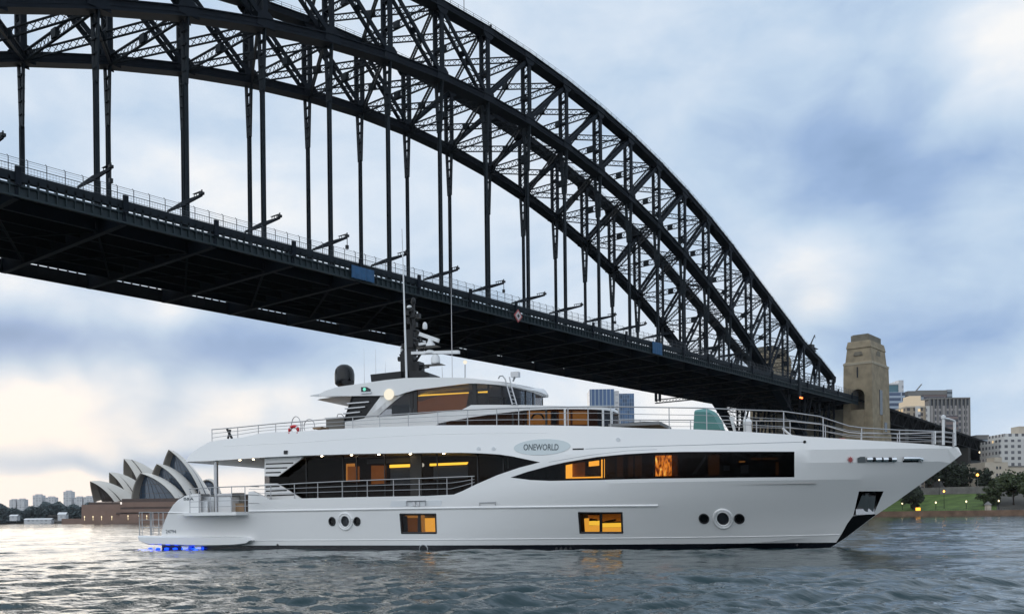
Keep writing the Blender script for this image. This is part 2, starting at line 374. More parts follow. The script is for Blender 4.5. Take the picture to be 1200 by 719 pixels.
# ------------------------------------------------------------------ the arch bridge (X along the span, Y away from the camera)
PN = 503 / 28
TOPFIX = {10: 1., 11: 2.8, 12: 5.2, 13: 10.6, 14: 15.5}
def zlow(k): return 7.88 + 106.0 * (1 - (k / 14) ** 2)
def ztop(k): return 132.25 - 81.76 * (k / 14) ** 2 + TOPFIX.get(abs(k), 0)
K0, K1 = -12, 14
bridge = thing('arch_bridge', 'dark steel arch bridge carrying a road deck high over the harbour behind the yacht', 'bridge', (0, 15, 0))
def lattice(mb, p, q, w, h, up=(0, 0, 1), step=1.6, t=.16):
    """open lattice girder from p to q: two flanges h apart with crossed lacing between them"""
    p = Vector(p); q = Vector(q); d = (q - p); Ln = d.length; d.normalize(); a = d.cross(Vector(up)).normalized(); b = a.cross(d).normalized()
    for sz in (-1, 1): mb.bar(p + b * sz * h / 2, q + b * sz * h / 2, w, t * 1.5, up)
    n = max(2, int(Ln / step))
    for i in range(n):
        c0 = p + d * (Ln * i / n); c1 = p + d * (Ln * (i + 1) / n)
        for s in (-1, 1): mb.bar(c0 + b * s * h / 2 + a * s * .06, c1 - b * s * h / 2 + a * s * .06, t * .75, t * .6, tuple(a))
for y in (0, 30):
    for nm, zf, dep in (('top_chord', ztop, 1.7), ('bottom_chord', zlow, 1.8)):
        mb = MB()
        for k in range(K0, K1):
            p = Vector((k * PN, y, zf(k))); q = Vector(((k + 1) * PN, y, zf(k + 1)))
            mb.bar(p, q, 2.7, dep)
            up = Vector((0, 1, 0)).cross((q - p).normalized())
            if up.z < 0: up = -up
            for e in (1, -1): mb.bar(p + up * e * dep / 2, q + up * e * dep / 2, 3.5, .22)      # cover plates
            for e in (-1, 1): mb.bar(p + Vector((0, e * 1.38, 0)), q + Vector((0, e * 1.38, 0)), .16, .35)
        gm = mb
        for k in range(K0, K1 + 1):                                        # gusset plates at the nodes, both faces
            z = zf(k); s = 1 if nm == 'bottom_chord' else -1
            for e in (-1, 1):
                yy = y + e * 1.45
                gm.prism([(k * PN - 2.3, yy, z - .9 * s), (k * PN + 2.3, yy, z - .9 * s), (k * PN + 1.9, yy, z + 1.6 * s), (k * PN + .9, yy, z + 2.5 * s), (k * PN - .9, yy, z + 2.5 * s), (k * PN - 1.9, yy, z + 1.6 * s)], (0, .12 * e, 0))
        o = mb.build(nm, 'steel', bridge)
        if nm == 'top_chord':                                             # climb walk and hand rails along the top plate
            rm = MB()
            for k in range(K0, K1):
                p = Vector((k * PN, y, zf(k) + 1.0)); q = Vector(((k + 1) * PN, y, zf(k + 1) + 1.0))
                for e in (-1, 1):
                    for hh in (.5, 1.05): rm.bar(p + Vector((0, e * 1.5, hh)), q + Vector((0, e * 1.5, hh)), .06, .06)
                    for i in range(6):
                        c = p.lerp(q, i / 6) + Vector((0, e * 1.5, 0)); rm.bar(c - Vector((0, 0, .1)), c + Vector((0, 0, 1.05)), .07, .07, (1, 0, 0))
            rm.build('handrail', 'steel', o)
    for k in range(K0, K1 + 1):                                            # verticals: two legs laced together
        mb = MB(); zl, zt = zlow(k) + .6, ztop(k) - .6
        for e in (-1, 1): mb.box(k * PN - .62, k * PN + .62, y + e * 1.15 - .28, y + e * 1.15 + .28, zl, zt)
        n = max(2, int((zt - zl) / 1.5))
        for i in range(n):
            z0 = lerp(zl, zt, i / n); z1 = lerp(zl, zt, (i + 1) / n); s = 1 if i % 2 else -1
            for x in (-.58, .58): mb.bar((k * PN + x, y - s * .95, z0), (k * PN + x, y + s * .95, z1), .12, .2, (1, 0, 0))
            if i % 4 == 0: mb.box(k * PN - .6, k * PN + .6, y - .95, y + .95, z0 - .25, z0 + .25)
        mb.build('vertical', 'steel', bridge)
    for k in range(K0 + 1, K1 + 1):                                        # diagonals
        a, b = (k - 1, k) if k <= 0 else (k, k - 1)
        p = Vector((a * PN, y, ztop(a) - .8)); q = Vector((b * PN, y, zlow(b) + .8)); mb = MB()
        for e in (-1, 1): mb.bar(p + Vector((0, e * .95, 0)), q + Vector((0, e * .95, 0)), .42, 1.05)
        d = q - p; n = max(3, int(d.length / 2.2))
        for i in range(n):
            s = 1 if i % 2 else -1; c0 = p + d * (i / n); c1 = p + d * ((i + 1) / n)
            mb.bar(c0 + Vector((0, s * .8, 0)), c1 - Vector((0, s * .8, 0)), .22, .12)
        for ff in (.08, .5, .92): c = p + d * ff; mb.bar(c - d.normalized() * .7, c + d.normalized() * .7, 1.9, .5)
        mb.build('diagonal', 'steel', bridge)
    for k in range(-9, 11):                                                # hangers down to the deck
        zl = zlow(k) - .8
        if zl < 59: continue
        mb = MB(); x = k * PN; zf = zl - min(13., (zl - 57) * .45)
        for e in (-1, 1):
            mb.bar((x, y + e * 1.0, zl), (x, y + e * .38, zf), .95, .34, (1, 0, 0))
        n = max(2, int((zl - zf) / 2.2))
        for i in range(n + 1):
            z = lerp(zl, zf, i / n); wv = lerp(1.0, .38, i / n); mb.box(x - .4, x + .4, y - wv, y + wv, z - .14, z + .14)
        mb.box(x - .42, x + .42, y - .36, y - .2, 53.5, zf + .3); mb.box(x - .42, x + .42, y + .2, y + .36, 53.5, zf + .3); mb.box(x - .09, x + .09, y - .2, y + .2, 53.5, zf + .3)
        if (y == 0): mb.box(x - .5, x + .5, y - .45, y + .45, 53.5, 57.5)
        mb.build('hanger', 'steel_light', bridge)
# wind bracing between the two trusses
for zf, nm in ((ztop, 'top'), (zlow, 'low')):
    for k in range(-9, K1 + 1):
        mb = MB(); z = zf(k); lattice(mb, (k * PN, 1.3, z), (k * PN, 28.7, z), .5, 1.9, step=1.6, t=.16)
        mb.box(k * PN - .6, k * PN + .3, 14.1, 15.9, z - .9, z + .9)
        mb.build('cross_strut', 'steel_light', bridge)
        if k < K1:
            for a, b in ((1.3, 28.7), (28.7, 1.3)):
                mb = MB(); p = Vector((k * PN, a, z)); q = Vector(((k + 1) * PN, b, zf(k + 1)))
                lattice(mb, p, q, .45, 1.6, step=1.5, t=.15)
                c = p.lerp(q, .5); dd = (q - p).normalized()
                mb.bar(c - dd * 1.0, c + dd * 1.0, .5, 1.5)
                mb.build('wind_brace', 'steel_light', bridge)
# deck
XS, XE = -235., 261.
mb = MB(); mb.box(XS, XE, -4.6, 36.2, 56.1, 56.6); mb.box(XS, XE, 1.5, 28.5, 56.86, 57.2)
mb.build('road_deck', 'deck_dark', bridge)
mb = MB(); mb.box(XS, XE, -9.7, -8.8, 55.85, 57.25); mb.build('footway_edge', 'steel_light', bridge)
mb = MB(); mb.box(XS, XE, 38.8, 39.7, 56.5, 57.25); mb.build('footway_edge', 'steel_light', bridge)
for yy in (-9.5, 39.5):                                                   # edge trusses under the footways
    zt_ = 55.3 if yy < 0 else 56.1
    mb = MB(); mb.box(XS, XE, yy - .3, yy + .3, 53.3, 53.6); mb.box(XS, XE, yy - .3, yy + .3, zt_ - .3, zt_); mb.box(XS, XE, yy + (.12 if yy < 0 else -.22), yy + (.22 if yy < 0 else -.12), 53.6, zt_ - .3)
    x = XS
    while x < XE:
        mb.box(x - .09, x + .09, yy - .28, yy + .28, 53.6, zt_ - .3); mb.box(x - .14, x + .14, yy - .2, yy + .2, zt_, 56.5); x += 1.5 if yy < 0 else 2.1
    mb.build('edge_girder', 'steel_green' if yy < 0 else 'deck_dark', bridge)
for k in range(-13, 15):
    mb = MB(); x = k * PN
    mb.box(x - .12, x + .12, -9.2, 39.2, 53.4, 56.35); mb.box(x - .5, x + .5, -9.2, 39.2, 53.1, 53.4)
    mb.box(x - .45, x + .45, -10.1, -9.72, 55.1, 58.1)
    mb.box(x - .3, x + .3, -9.6, -9.1, 53.6, 57); mb.box(x - .3, x + .3, 39.1, 39.6, 53.6, 57)
    mb.build('cross_girder', 'steel', bridge)
for yy in (0, 30, 6.5, 12, 18, 24):
    mb = MB(); h = .5 if yy in (0, 30) else 1.2
    mb.box(XS, XE, yy - .1, yy + .1, 54.2, 56.35); mb.box(XS, XE, yy - .35, yy + .35, 53.9, 54.2); mb.build('stringer', 'deck_dark' if yy not in (0, 30) else 'steel', bridge)
mb = MB()                                                                 # bottom laterals of the deck
for k in range(-13, 14):
    mb.bar((k * PN, 0, 53.75), ((k + 1) * PN, 30, 53.75), .4, .25); mb.bar((k * PN, 30, 53.78), ((k + 1) * PN, 0, 53.78), .4, .25)
mb.build('deck_lateral', 'deck_dark', bridge)
for yy in (-9.4, 39.4):                                                   # safety fences
    mb = MB(); x = XS
    while x < XE:
        mb.box(x - .05, x + .05, yy - .05, yy + .05, 57.25, 59.55)
        mb.bar((x, yy, 59.55), (x, yy + (.5 if yy < 0 else -.5), 59.95), .07, .07); x += 3.0
    for z, tt in ((57.5, .06), (58.0, .03), (58.45, .1), (58.9, .03), (59.25, .03), (59.55, .06)): mb.box(XS, XE, yy - tt / 2, yy + tt / 2, z - tt / 2, z + tt / 2)
    x = XS
    while x < XE:
        mb.box(x - .014, x + .014, yy - .014, yy + .014, 57.3, 58.45); x += .5
    mb.build('safety_fence', 'fence_steel', bridge)
mb = MB()                                                                  # inner parapet of the carriageway
mb.box(XS, XE, -4.5, -4.4, 57.6, 57.7); 
x = XS
while x < XE: mb.box(x - .05, x + .05, -4.5, -4.4, 56.6, 57.7); x += 2.5
mb.build('parapet', 'fence_steel', bridge)
for k in range(-8, 9):                                                     # light brackets crossing the near hangers
    mb = MB(); x = k * PN - .75; z = 63.2
    if zlow(k) < 66: continue
    mb.bar((x, 5.6, z - .3), (x, 0, z), .3, .35, (0, 0, 1), .35, .95); mb.bar((x, 0, z), (x, -6.4, z + .2), .35, .95, (0, 0, 1), .3, .4)
    mb.box(x - .25, x + .25, -6.3, -3.6, z + .95, z + 1.0)
    for yy in (-6.2, -5.4, -4.6, -3.8): mb.box(x - .05, x + .05, yy - .05, yy + .05, z + .1, z + 1.0)
    o = mb.build('light_bracket', 'steel', bridge)
    mb = MB(); mb.box(x - .35, x + .35, -6.75, -6.05, z + .3, z + .8); mb.bar((x, -6.4, z + .8), (x, -6.4, z + 1.25), .2, .2)
    if k % 3 == 0: mb.bar((x, -6.4, z + .2), (x, -6.4, z - 1.9), .12, .12); mb.box(x - .3, x + .3, -6.6, -6.1, z - 2.3, z - 1.5)
    mb.build('floodlight', 'dark_metal', o)
# approach spans beyond the pylons: level at first, then falling towards the city
def zapp(x): return 57.2 - max(0, x - 300) * .028
mb = MB()
for i in range(34):
    a, b = 261 + i * 20, 281 + i * 20
    mb.bar((a, 15, zapp(a) - .4), (b, 15, zapp(b) - .4), 43.5, .9)
mb.build('approach_deck', 'deck_dark', bridge)
for yy in (-6.6, 36.6):
    mb = MB()
    for i in range(66):
        a, b = 286 + i * 9, 295 + i * 9
        mb.bar((a, yy, zapp(a) - 1), (b, yy, zapp(b) - 1), .6, .5); mb.bar((a, yy, zapp(a) - 8), (b, yy, zapp(b) - 8), .6, .5)
        mb.bar((a, yy, zapp(a) - 1), (a, yy, zapp(a) - 8), .5, .5, (1, 0, 0)); s = (a, b) if i % 2 else (b, a)
        mb.bar((s[0], yy, zapp(s[0]) - 1), (s[1], yy, zapp(s[1]) - 8), .5, .5)
    mb.build('approach_truss', 'deck_dark', bridge)
mb = MB()
for i in range(66):
    a, b = 286 + i * 9, 295 + i * 9; mb.box(a - .15, a + .15, -6.2, 36.2, zapp(a) - 8, zapp(a) - .9)
mb.build('approach_cross_girder', 'deck_dark', bridge)
for x in (345, 410, 480):
    mb = MB(); z = zapp(x) - 8.3
    for yy in (-3, 33):
        mb = MB(); mb.box(x - 3, x + 3, yy - 4, yy + 4, 2, z); mb.build('approach_pier', 'pier_stone', bridge)
# flagpole and beacon on the crown, small lights under the deck
mb = MB(); mb.tube([(-.45 * PN, 0, ztop(0) + .8), (-.45 * PN, 0, ztop(0) + 14)], .09); mb.build('flagpole', 'steel_light', bridge)
mb = MB(); mb.bar((.15 * PN, 0, ztop(0) + .8), (.15 * PN, 0, ztop(0) + 2.2), .15, .15); mb.lathe((.15 * PN, 0, ztop(0) + 2.2), [(.1, 0), (.35, .15), (.35, .6), (.1, .8)], 8); mb.build('beacon', 'dark_metal', bridge)
bx = 10.45 * PN
mb = MB(); mb.box(bx - .9, bx + .9, -10.6, -9.75, 50.3, 58.5); ho = mb.build('lamp_housing', 'steel_light', bridge)
for dx in (-.8, .9):
    mb = MB(); mb.lathe((bx + dx, -10.9, 49.6), [(.15, 0), (.38, .15), (.38, .45), (.15, .7)], 8); mb.build('warning_lamp', 'red_lamp', ho)

# tarpaulins and a sign hung on the near edge of the deck
def tarp(k0, k1, z0, z1, lab):
    mb = MB(); rows = []
    for j in range(5):
        z = lerp(z1, z0, j / 4); rows.append([(lerp(k0, k1, i / 12) * PN, -10.25 - .12 * math.sin(i * 2.1) * j / 4 - .05 * (i % 2), z) for i in range(13)])
    back = [[(x, y + .12, z) for x, y, z in r] for r in rows]
    mb.grid(rows); mb.grid([r[::-1] for r in back])
    for i in (0, 12): mb.add([rows[0][i], back[0][i], back[4][i], rows[4][i]], [(0, 1, 2, 3)])
    mb.add([*[rows[0][i] for i in (0, 12)], *[back[0][i] for i in (12, 0)]], [(0, 1, 2, 3)])
    tag(mb.build('tarpaulin', 'tarp_blue'), lab, 'tarpaulin', 'tarpaulins hung on the bridge edge')
tarp(-3.16, -2.80, 53.6, 56.3, 'blue tarpaulin on the edge of the bridge deck between the first hangers and the mast')
tarp(3.84, 4.17, 53.4, 57.2, 'blue tarpaulin on the bridge deck edge where the arch meets the deck')
sg = thing('diamond_sign', 'pale red bordered diamond navigation sign hanging under the bridge deck edge', 'sign', (0.03 * PN, -10.15, 54.4))
c = Vector((0.03 * PN, -10.15, 54.4))
def dia(r, y0, y1): return [(c.x - r, y0, c.z), (c.x, y0, c.z - r), (c.x + r, y0, c.z), (c.x, y0, c.z + r)]
mb = MB(); mb.prism(dia(1.75, c.y, 0), (0, .12, 0)); mb.build('border', 'sign_red', sg)
mb = MB(); mb.prism(dia(1.25, c.y - .06, 0), (0, .05, 0)); mb.build('face', 'sign_white', sg)
mb = MB(); mb.prism(dia(.55, c.y - .1, 0), (0, .03, 0)); mb.build('mark', 'rubber', sg)
# maintenance crane creeping on the near top chord
cx = 12.6 * PN; czz = lerp(ztop(12), ztop(13), .6) + 1.2
cr_ = thing('maintenance_crane', 'small maintenance crane standing on the end of the top chord', 'crane', (cx, 0, czz))
mb = MB(); mb.box(cx - 2.4, cx + 2.4, -1.7, 1.7, czz, czz + .6); mb.box(cx + 1, cx + 5, -1.6, 1.6, czz + 1.4, czz + 1.7); mb.build('platform', 'steel', cr_)
mb = MB(); mb.box(cx - 1.6, cx + .6, -1.2, 1.2, czz + .6, czz + 3); mb.box(cx + .9, cx + 2.6, -.9, .9, czz + 1.7, czz + 3.2); mb.build('cab', 'dark_metal', cr_)
mb = MB(); mb.bar((cx, 0, czz + 3), (cx + 4.2, -.4, czz + 8), .5, .5, (0, 1, 0), .3, .3); mb.bar((cx + 4.2, -.4, czz + 8), (cx + 4.6, -.4, czz + 6.6), .2, .2, (0, 1, 0)); mb.build('jib', 'dark_metal', cr_)
# gantry hung beneath the far edge of the deck
gx = at(790, 478, 404); gxx = 9.1 * PN
ga = thing('inspection_gantry', 'dark lattice inspection gantry slung beneath the far edge of the bridge deck', 'gantry', (gxx, 37, 50))
mb = MB(); lattice(mb, (gxx, 24, 51.), (gxx, 44.5, 51.), 1.2, 1.4, step=1.5, t=.16); mb.box(gxx - .6, gxx + .6, 24, 44.5, 50.1, 50.3); mb.build('walkway', 'steel', ga)
for yy in (42.3, 44.2):
    mb = MB(); lattice(mb, (gxx, yy, 51), (gxx, yy, 56.4), .8, .8, (1, 0, 0), step=1., t=.14); mb.build('hanger_frame', 'steel', ga)
mb = MB(); mb.box(gxx - .4, gxx + .4, 39.7, 44.6, 56.2, 56.5); mb.build('top_beam', 'steel', ga)

# ------------------------------------------------------------------ the stone pylons
def pylon(y0, y1, lab):
    x0 = 261.; t = thing('bridge_pylon', lab, 'tower', (273, (y0 + y1) / 2, 2), group='granite pylons at the end of the bridge')
    ym = (y0 + y1) / 2; w = abs(y1 - y0)
    def ring(z, ix, iy): return [(x0 + ix, min(y0, y1) + iy, z), (x0 + 26 - ix, min(y0, y1) + iy, z), (x0 + 26 - ix, max(y0, y1) - iy, z), (x0 + ix, max(y0, y1) - iy, z)]
    prof = [(1, -.8, -.8), (40, -.3, -.3), (40.2, 0, 0), (73.6, .6, .4), (74.4, 1.5, 1.0), (80.6, 2.3, 1.5), (80.9, 1.9, 1.2), (84.2, 2.6, 1.8), (84.5, 4., 2.6)]
    # body with a real arched footway opening right through it: built as two leaves and a vault above
    ya, yb = ym - 3.3, ym + 3.3
    z_sill, z_spr = 51., 57.6
    mb = MB()
    def leaf(a, b):
        rows = []
        for z, ix, iy in prof[:4]:
            if z > z_spr + .1: z, ix, iy = z_spr, .35, .25
            la = min(y0, y1) + iy if a is None else a; lb = max(y0, y1) - iy if b is None else b
            rows.append([(x0 + ix, la, z), (x0 + 26 - ix, la, z), (x0 + 26 - ix, lb, z), (x0 + ix, lb, z)])
        mb.grid(rows, close=True)
    leaf(None, ya); leaf(yb, None)
    mb.box(x0 - .5, x0 + 26.5, ya, yb, 1, z_sill)
    n = 12; arc = [(ym - 3.3 * math.cos(math.pi * i / n), z_spr + 3.3 * math.sin(math.pi * i / n)) for i in range(n + 1)]
    ztopb = 64.5
    for xf in (x0 + .4, x0 + 25.6):
        for i in range(n):
            (a, za), (b, zb) = arc[i], arc[i + 1]
            mb.add([(xf, a, za), (xf, b, zb), (xf, b, ztopb), (xf, a, ztopb)], [(0, 1, 2, 3)])
        for a, b in ((min(y0, y1) + .25, ya), (yb, max(y0, y1) - .25)): mb.add([(xf, a, z_spr), (xf, b, z_spr), (xf, b, ztopb), (xf, a, ztopb)], [(0, 1, 2, 3)])
    mb.grid([[(x0 + .4, a, z) for a, z in arc], [(x0 + 25.6, a, z) for a, z in arc]])
    for yy in (min(y0, y1) + .25, max(y0, y1) - .25): mb.add([(x0 + .4, yy, z_spr), (x0 + 25.6, yy, z_spr), (x0 + 25.6, yy, ztopb), (x0 + .4, yy, ztopb)], [(0, 1, 2, 3)])
    up = [(ztopb, .4, .25)] + [p for p in prof if p[0] > ztopb]
    R = [ring(*p) for p in up]; mb.grid(R, close=True); mb.add(R[-1], [(0, 1, 2, 3)])
    mb.build('shaft', 'granite', t, fixn=True)
    mb = MB(); lo = min(y0, y1); hi = max(y0, y1)
    mb.box(x0 + 4.2, x0 + 21.8, lo + 2.8, hi - 2.8, 84.3, 87.4); mb.box(x0 + 4.9, x0 + 21.1, lo + 3.4, hi - 3.4, 87.3, 87.8); mb.box(x0 + 9, x0 + 17, lo + 5, hi - 5, 87.7, 88.5)
    mb.build('crown', 'granite_dark', t)
    mb = MB(); mb.box(x0 + .35, x0 + 25.65, lo + .2, hi - .2, 72.7, 73.7); mb.build('cornice', 'granite_pale', t)
    mb = MB()                                                             # west face: tall slot, niche over it, buttress
    sy = lo - .05
    mb.box(x0 + 10.5, x0 + 14.5, lo - .05, lo + .6, 49, 61); mb.build('window_slot', 'pane_dark', t)
    mb = MB(); mb.box(x0 + 12, x0 + 20.5, lo - .9, lo + .3, 40, 46.5); mb.box(x0 + 13, x0 + 19.5, lo - .6, lo + .3, 46.5, 49.); mb.build('balcony', 'granite', t)
    mb = MB(); mb.box(x0 + 14.0, x0 + 18., lo - 1.0, lo - .85, 41, 45.5); mb.build('balcony_window', 'pane_dark', t)
    for e in (lo + 3.2,):
        mb = MB(); mb.box(x0 + .02, x0 + .5, ym - .25, ym + .25, 66.5, 71.5); mb.build('window_slot', 'pane_dark', t)
    mb = MB()
    pts = [(ym - 4.3 * math.cos(math.pi * i / 10), z_spr + 4.3 * math.sin(math.pi * i / 10)) for i in range(11)]; pin = [(ym - 3.35 * math.cos(math.pi * i / 10), z_spr + 3.35 * math.sin(math.pi * i / 10)) for i in range(11)]
    for i in range(10): mb.prism([(x0 + .1, *pts[i]), (x0 + .1, *pts[i + 1]), (x0 + .1, *pin[i + 1]), (x0 + .1, *pin[i])], (.5, 0, 0))
    mb.build('arch_ring', 'granite', t)
    mb = MB(); ax = x0 + 13
    q = [(ax - 3 * math.cos(math.pi * i / 10), 77.6 + 2.6 * math.sin(math.pi * i / 10)) for i in range(11)]
    mb.prism([(x, lo + 1.2, z) for x, z in q], (0, .6, 0)); mb.build('lunette', 'granite_dark', t)
    mb = MB(); mb.prism([(x0 + 1.3, ym - 2.2, 77.2), (x0 + 1.3, ym + 2.2, 77.2), (x0 + 1.3, ym + 1.6, 79), (x0 + 1.3, ym - 1.6, 79)], (.6, 0, 0)); mb.build('niche', 'granite_dark', t)
    return t
pylon(-16.2, -2.0, 'tall tan stone pylon nearest the bow with the arched footway through it')
pylon(46.2, 32.0, 'stone pylon glimpsed through the dark steelwork near the end of the arch')
ab = thing('bridge_abutment', 'shaded stone abutment wall carrying the bridge bearings below the pylons', 'abutment', (262, 15, 0))
mb = MB(); mb.box(257, 262, -14, 44, -1, 34); mb.box(262, 287, -2, 32, -1, 52.); mb.box(254, 257, -4, 34, -1, 9); mb.build('masonry', 'granite_dark', ab)  # darker granite puts the shade under the deck into the masonry
mb = MB(); mb.box(249, 254, -3, 3, -1, 8); mb.box(249, 254, 27, 33, -1, 8); mb.build('bearing', 'steel', ab)

# ------------------------------------------------------------------ the south shore: land, lawn, sea wall
def d_shore(px): return interp(px, [(600, 560), (760, 505), (900, 462), (960, 440), (1050, 412), (1150, 388), (1250, 372), (1400, 350)])
OFF = [(0, -1.), (.3, 1.9), (3.5, 2.0), (9, 2.1), (24, 4.4), (46, 9.0), (56, 10.6), (58, 10.9), (120, 14), (300, 18), (900, 20)]
cols = [600 + 20 * i for i in range(41)]
def land_pt(px, off, dz=0.):
    d = d_shore(px) + off; z = float(np.interp(off, [o[0] for o in OFF], [o[1] for o in OFF]))
    p = ground(px, d, z + dz); return p
mb = MB(); mb.grid([[land_pt(px, o[0]) for px in cols] for o in OFF]); tag(mb.build('land', 'earth', smooth=30), kind='structure')
mb = MB(); lc = [1000 + 8 * i for i in range(22)]; mb.grid([[land_pt(px, o, .06) for px in lc] for o in (9.5, 16, 24, 35, 46, 53)]); tag(mb.build('lawn', 'lawn', smooth=40), kind='structure')
mb = MB(); lc = [900 + 20 * i for i in range(24)]; mb.grid([[land_pt(px, o, .05) for px in lc] for o in (.5, 3.5, 9)]); tag(mb.build('waterfront_path', 'paving'), kind='structure')
def ribbon_wall(name, px0, px1, off, z0, z1, th, m, n=24):
    rows0 = [land_pt(lerp(px0, px1, i / n), off) for i in range(n + 1)]; rows1 = [land_pt(lerp(px0, px1, i / n), off + th) for i in range(n + 1)]
    mb = MB()
    def st(R, z): return [(p.x, p.y, z if not callable(z) else z(p)) for p in R]
    mb.grid([st(rows0, z0), st(rows0, z1), st(rows1, z1), st(rows1, z0)], close=False)
    mb.add([st(rows0, z0)[0], st(rows0, z1)[0], st(rows1, z1)[0], st(rows1, z0)[0]], [(0, 1, 2, 3)]); mb.add([st(rows0, z0)[-1], st(rows0, z1)[-1], st(rows1, z1)[-1], st(rows1, z0)[-1]], [(0, 1, 2, 3)])
    return mb.build(name, m)
tag(ribbon_wall('sea_wall', 900, 1380, -.4, -1, 2.25, .65, 'sandstone', 60), 'low brown sandstone sea wall along the water below the lawn', 'wall')
tag(ribbon_wall('retaining_wall', 1064, 1162, 54, 9, 13.6, .8, 'wall_grey', 20), 'grey retaining wall between the lawn and the bridge approach', 'wall')

# leafy trees ---------------------------------------------------------
def tree(name, label, base, h, cr, seed, leaf='leaf_mid', n=1500, group=None, low=.35, flat=1., lsz=.5):
    rnd = random.Random(seed); t = thing(name, label, 'tree', base, group=group); b = Vector(base)
    mb = MB(); tips = []
    mb.tube([b + Vector((0, 0, -.3)), b + Vector((rnd.uniform(-.2, .2), rnd.uniform(-.2, .2), h * low * .6)), b + Vector((rnd.uniform(-.4, .4), rnd.uniform(-.4, .4), h * low * 1.15))], .3, 7, radii=[h * .035, h * .026, h * .02])
    for i in range(7):
        a = i * 2.4 + rnd.random(); r = cr * rnd.uniform(.35, .85); e = Vector((math.cos(a) * r, math.sin(a) * r, h * rnd.uniform(low + .1, .92)))
        s = Vector((0, 0, h * low * rnd.uniform(.75, 1.1))); md = s.lerp(e, .5) + Vector((0, 0, -.06 * h))
        mb.tube([b + s, b + md, b + e], .1, 5, radii=[h * .017, h * .011, h * .004]); tips.append(e)
    mb.build('trunk', 'bark', t, smooth=40)
    mb = MB(); cl = []
    for i in range(26):
        a = rnd.uniform(0, 6.28); u = rnd.uniform(-1, 1); r = rnd.uniform(.35, 1.) ; s = math.sqrt(1 - u * u)
        cl.append((Vector((math.cos(a) * s * cr * r, math.sin(a) * s * cr * r, h * lerp(low, 1, .5 + .5 * u * r * flat) - (.1 * h if rnd.random() < .3 else 0))), cr * rnd.uniform(.2, .42)))
    for e in tips: cl.append((e, cr * rnd.uniform(.25, .4)))
    for i in range(n):
        c, rr = rnd.choice(cl); d = Vector((rnd.gauss(0, 1), rnd.gauss(0, 1), rnd.gauss(0, .75))); d = d.normalized() * rr * rnd.uniform(.35, 1.05)
        p = b + c + d; nrm = (d.normalized() + Vector((rnd.gauss(0, .6), rnd.gauss(0, .6), rnd.gauss(0, .6)))).normalized()
        x = nrm.orthogonal().normalized(); y = nrm.cross(x); s = lsz * rnd.uniform(.6, 1.35)
        mb.add([p - x * s - y * s * .5, p + x * s * .3 - y * s * .8, p + x * s + y * s * .4, p - x * s * .2 + y * s * .8], [(0, 1, 2, 3)])
    mb.build('crown', leaf, t, fixn=False)
    return t
G = 'trees in the park by the bridge'
def T(lab, px, off, h, cr, seed, **k): return tree('broadleaf_tree', lab, land_pt(px, off), h, cr, seed, group=G, **k)
T('dense dark round fig tree close behind the sea wall beside the bow', 1072, 13, 11.5, 4.8, 3, leaf='leaf_dark', n=4500, low=.05, lsz=.45)
T('dark tree standing behind the lawn in front of the bridge approach, nearest the bow', 1090, 60, 19., 6.5, 4, leaf='leaf_dark', low=.15, n=2800)
T('dark tree at the back of the lawn under the bridge approach', 1109, 64, 17., 6., 14, leaf='leaf_dark', low=.15, n=2600)
T('low bushy tree in front of the cream building, left of the spreading fig', 1161, 22, 8., 4.4, 5, low=.1, n=2200)
T('wide spreading fig tree in front of the cream building at the right edge', 1188, 24, 13.5, 8.5, 6, n=4200, flat=.75, low=.42, lsz=.6)
T('leafy tree at the right end of the waterfront path', 1212, 18, 12., 6.5, 8, n=3000)
T('dark tree beside the street lamp on the upper path', 1154, 62, 12, 5., 9, leaf='leaf_dark', low=.15, n=2200)
T('broad dark tree by the stone wall under the approach spans', 1128, 66, 15, 6.5, 11, leaf='leaf_dark', low=.12, n=2600)
T('tall dark tree half hidden behind the bow', 1052, 40, 15, 5., 12, leaf='leaf_dark', low=.15)

# street lamps --------------------------------------------------------
def street_lamp(lab, px, off, z_px, m='lamp_orange', r=.34):
    b = land_pt(px, off); d = d_shore(px) + off; hz = at(px, z_px, d).z; t = thing('street_lamp', lab, 'lamp', b, group='lamps lit along the waterfront')
    mb = MB(); mb.tube([b - Vector((0, 0, .3)), b + Vector((0, 0, 1.2)), Vector((b.x, b.y, hz - .3))], .1, 7, radii=[.16, .12, .07]); mb.build('pole', 'dark_metal' if r < .5 else 'wall_grey', t)
    mb = MB(); mb.lathe((b.x, b.y, hz - .35), [(.12, 0), (r * .8, .2), (r, .35 + r * .3), (r * .7, .3 + r), (.08, .4 + r * 1.3)], 10); mb.build('lantern', m, t, smooth=40)
street_lamp('tall street lamp with a bright orange light beside the cream building', 1146, 52, 556.5, 'lamp_orange', .62)
street_lamp('orange lit street lamp standing on the lawn above the sea wall', 1106.5, 16, 575.5, 'lamp_orange', .42)
street_lamp('low white garden lamp on the lawn beside the dark fig tree', 1057.5, 14, 589.5, 'lamp_park', .34)
street_lamp('low white garden lamp on the lawn left of the orange lamp post', 1096.8, 14, 588.5, 'lamp_park', .36)
street_lamp('low white garden lamp on the lawn near the small kiosk', 1132.5, 15, 587.3, 'lamp_park', .36)
street_lamp('low white lamp under the spreading fig tree', 1170.5, 12, 586.5, 'lamp_park', .34)
street_lamp('small white lamp up on the path under the approach spans', 1101, 53, 562, 'lamp_park', .3)
street_lamp('white lamp beside the corner of the cream building', 1167.5, 50, 571, 'lamp_park', .42)
street_lamp('white lamp high on the bridge approach seen past the bow', 1149, 250, 530, 'lamp_park', .7)
street_lamp('second white lamp high on the bridge approach, further right', 1158.5, 260, 526, 'lamp_park', .75)
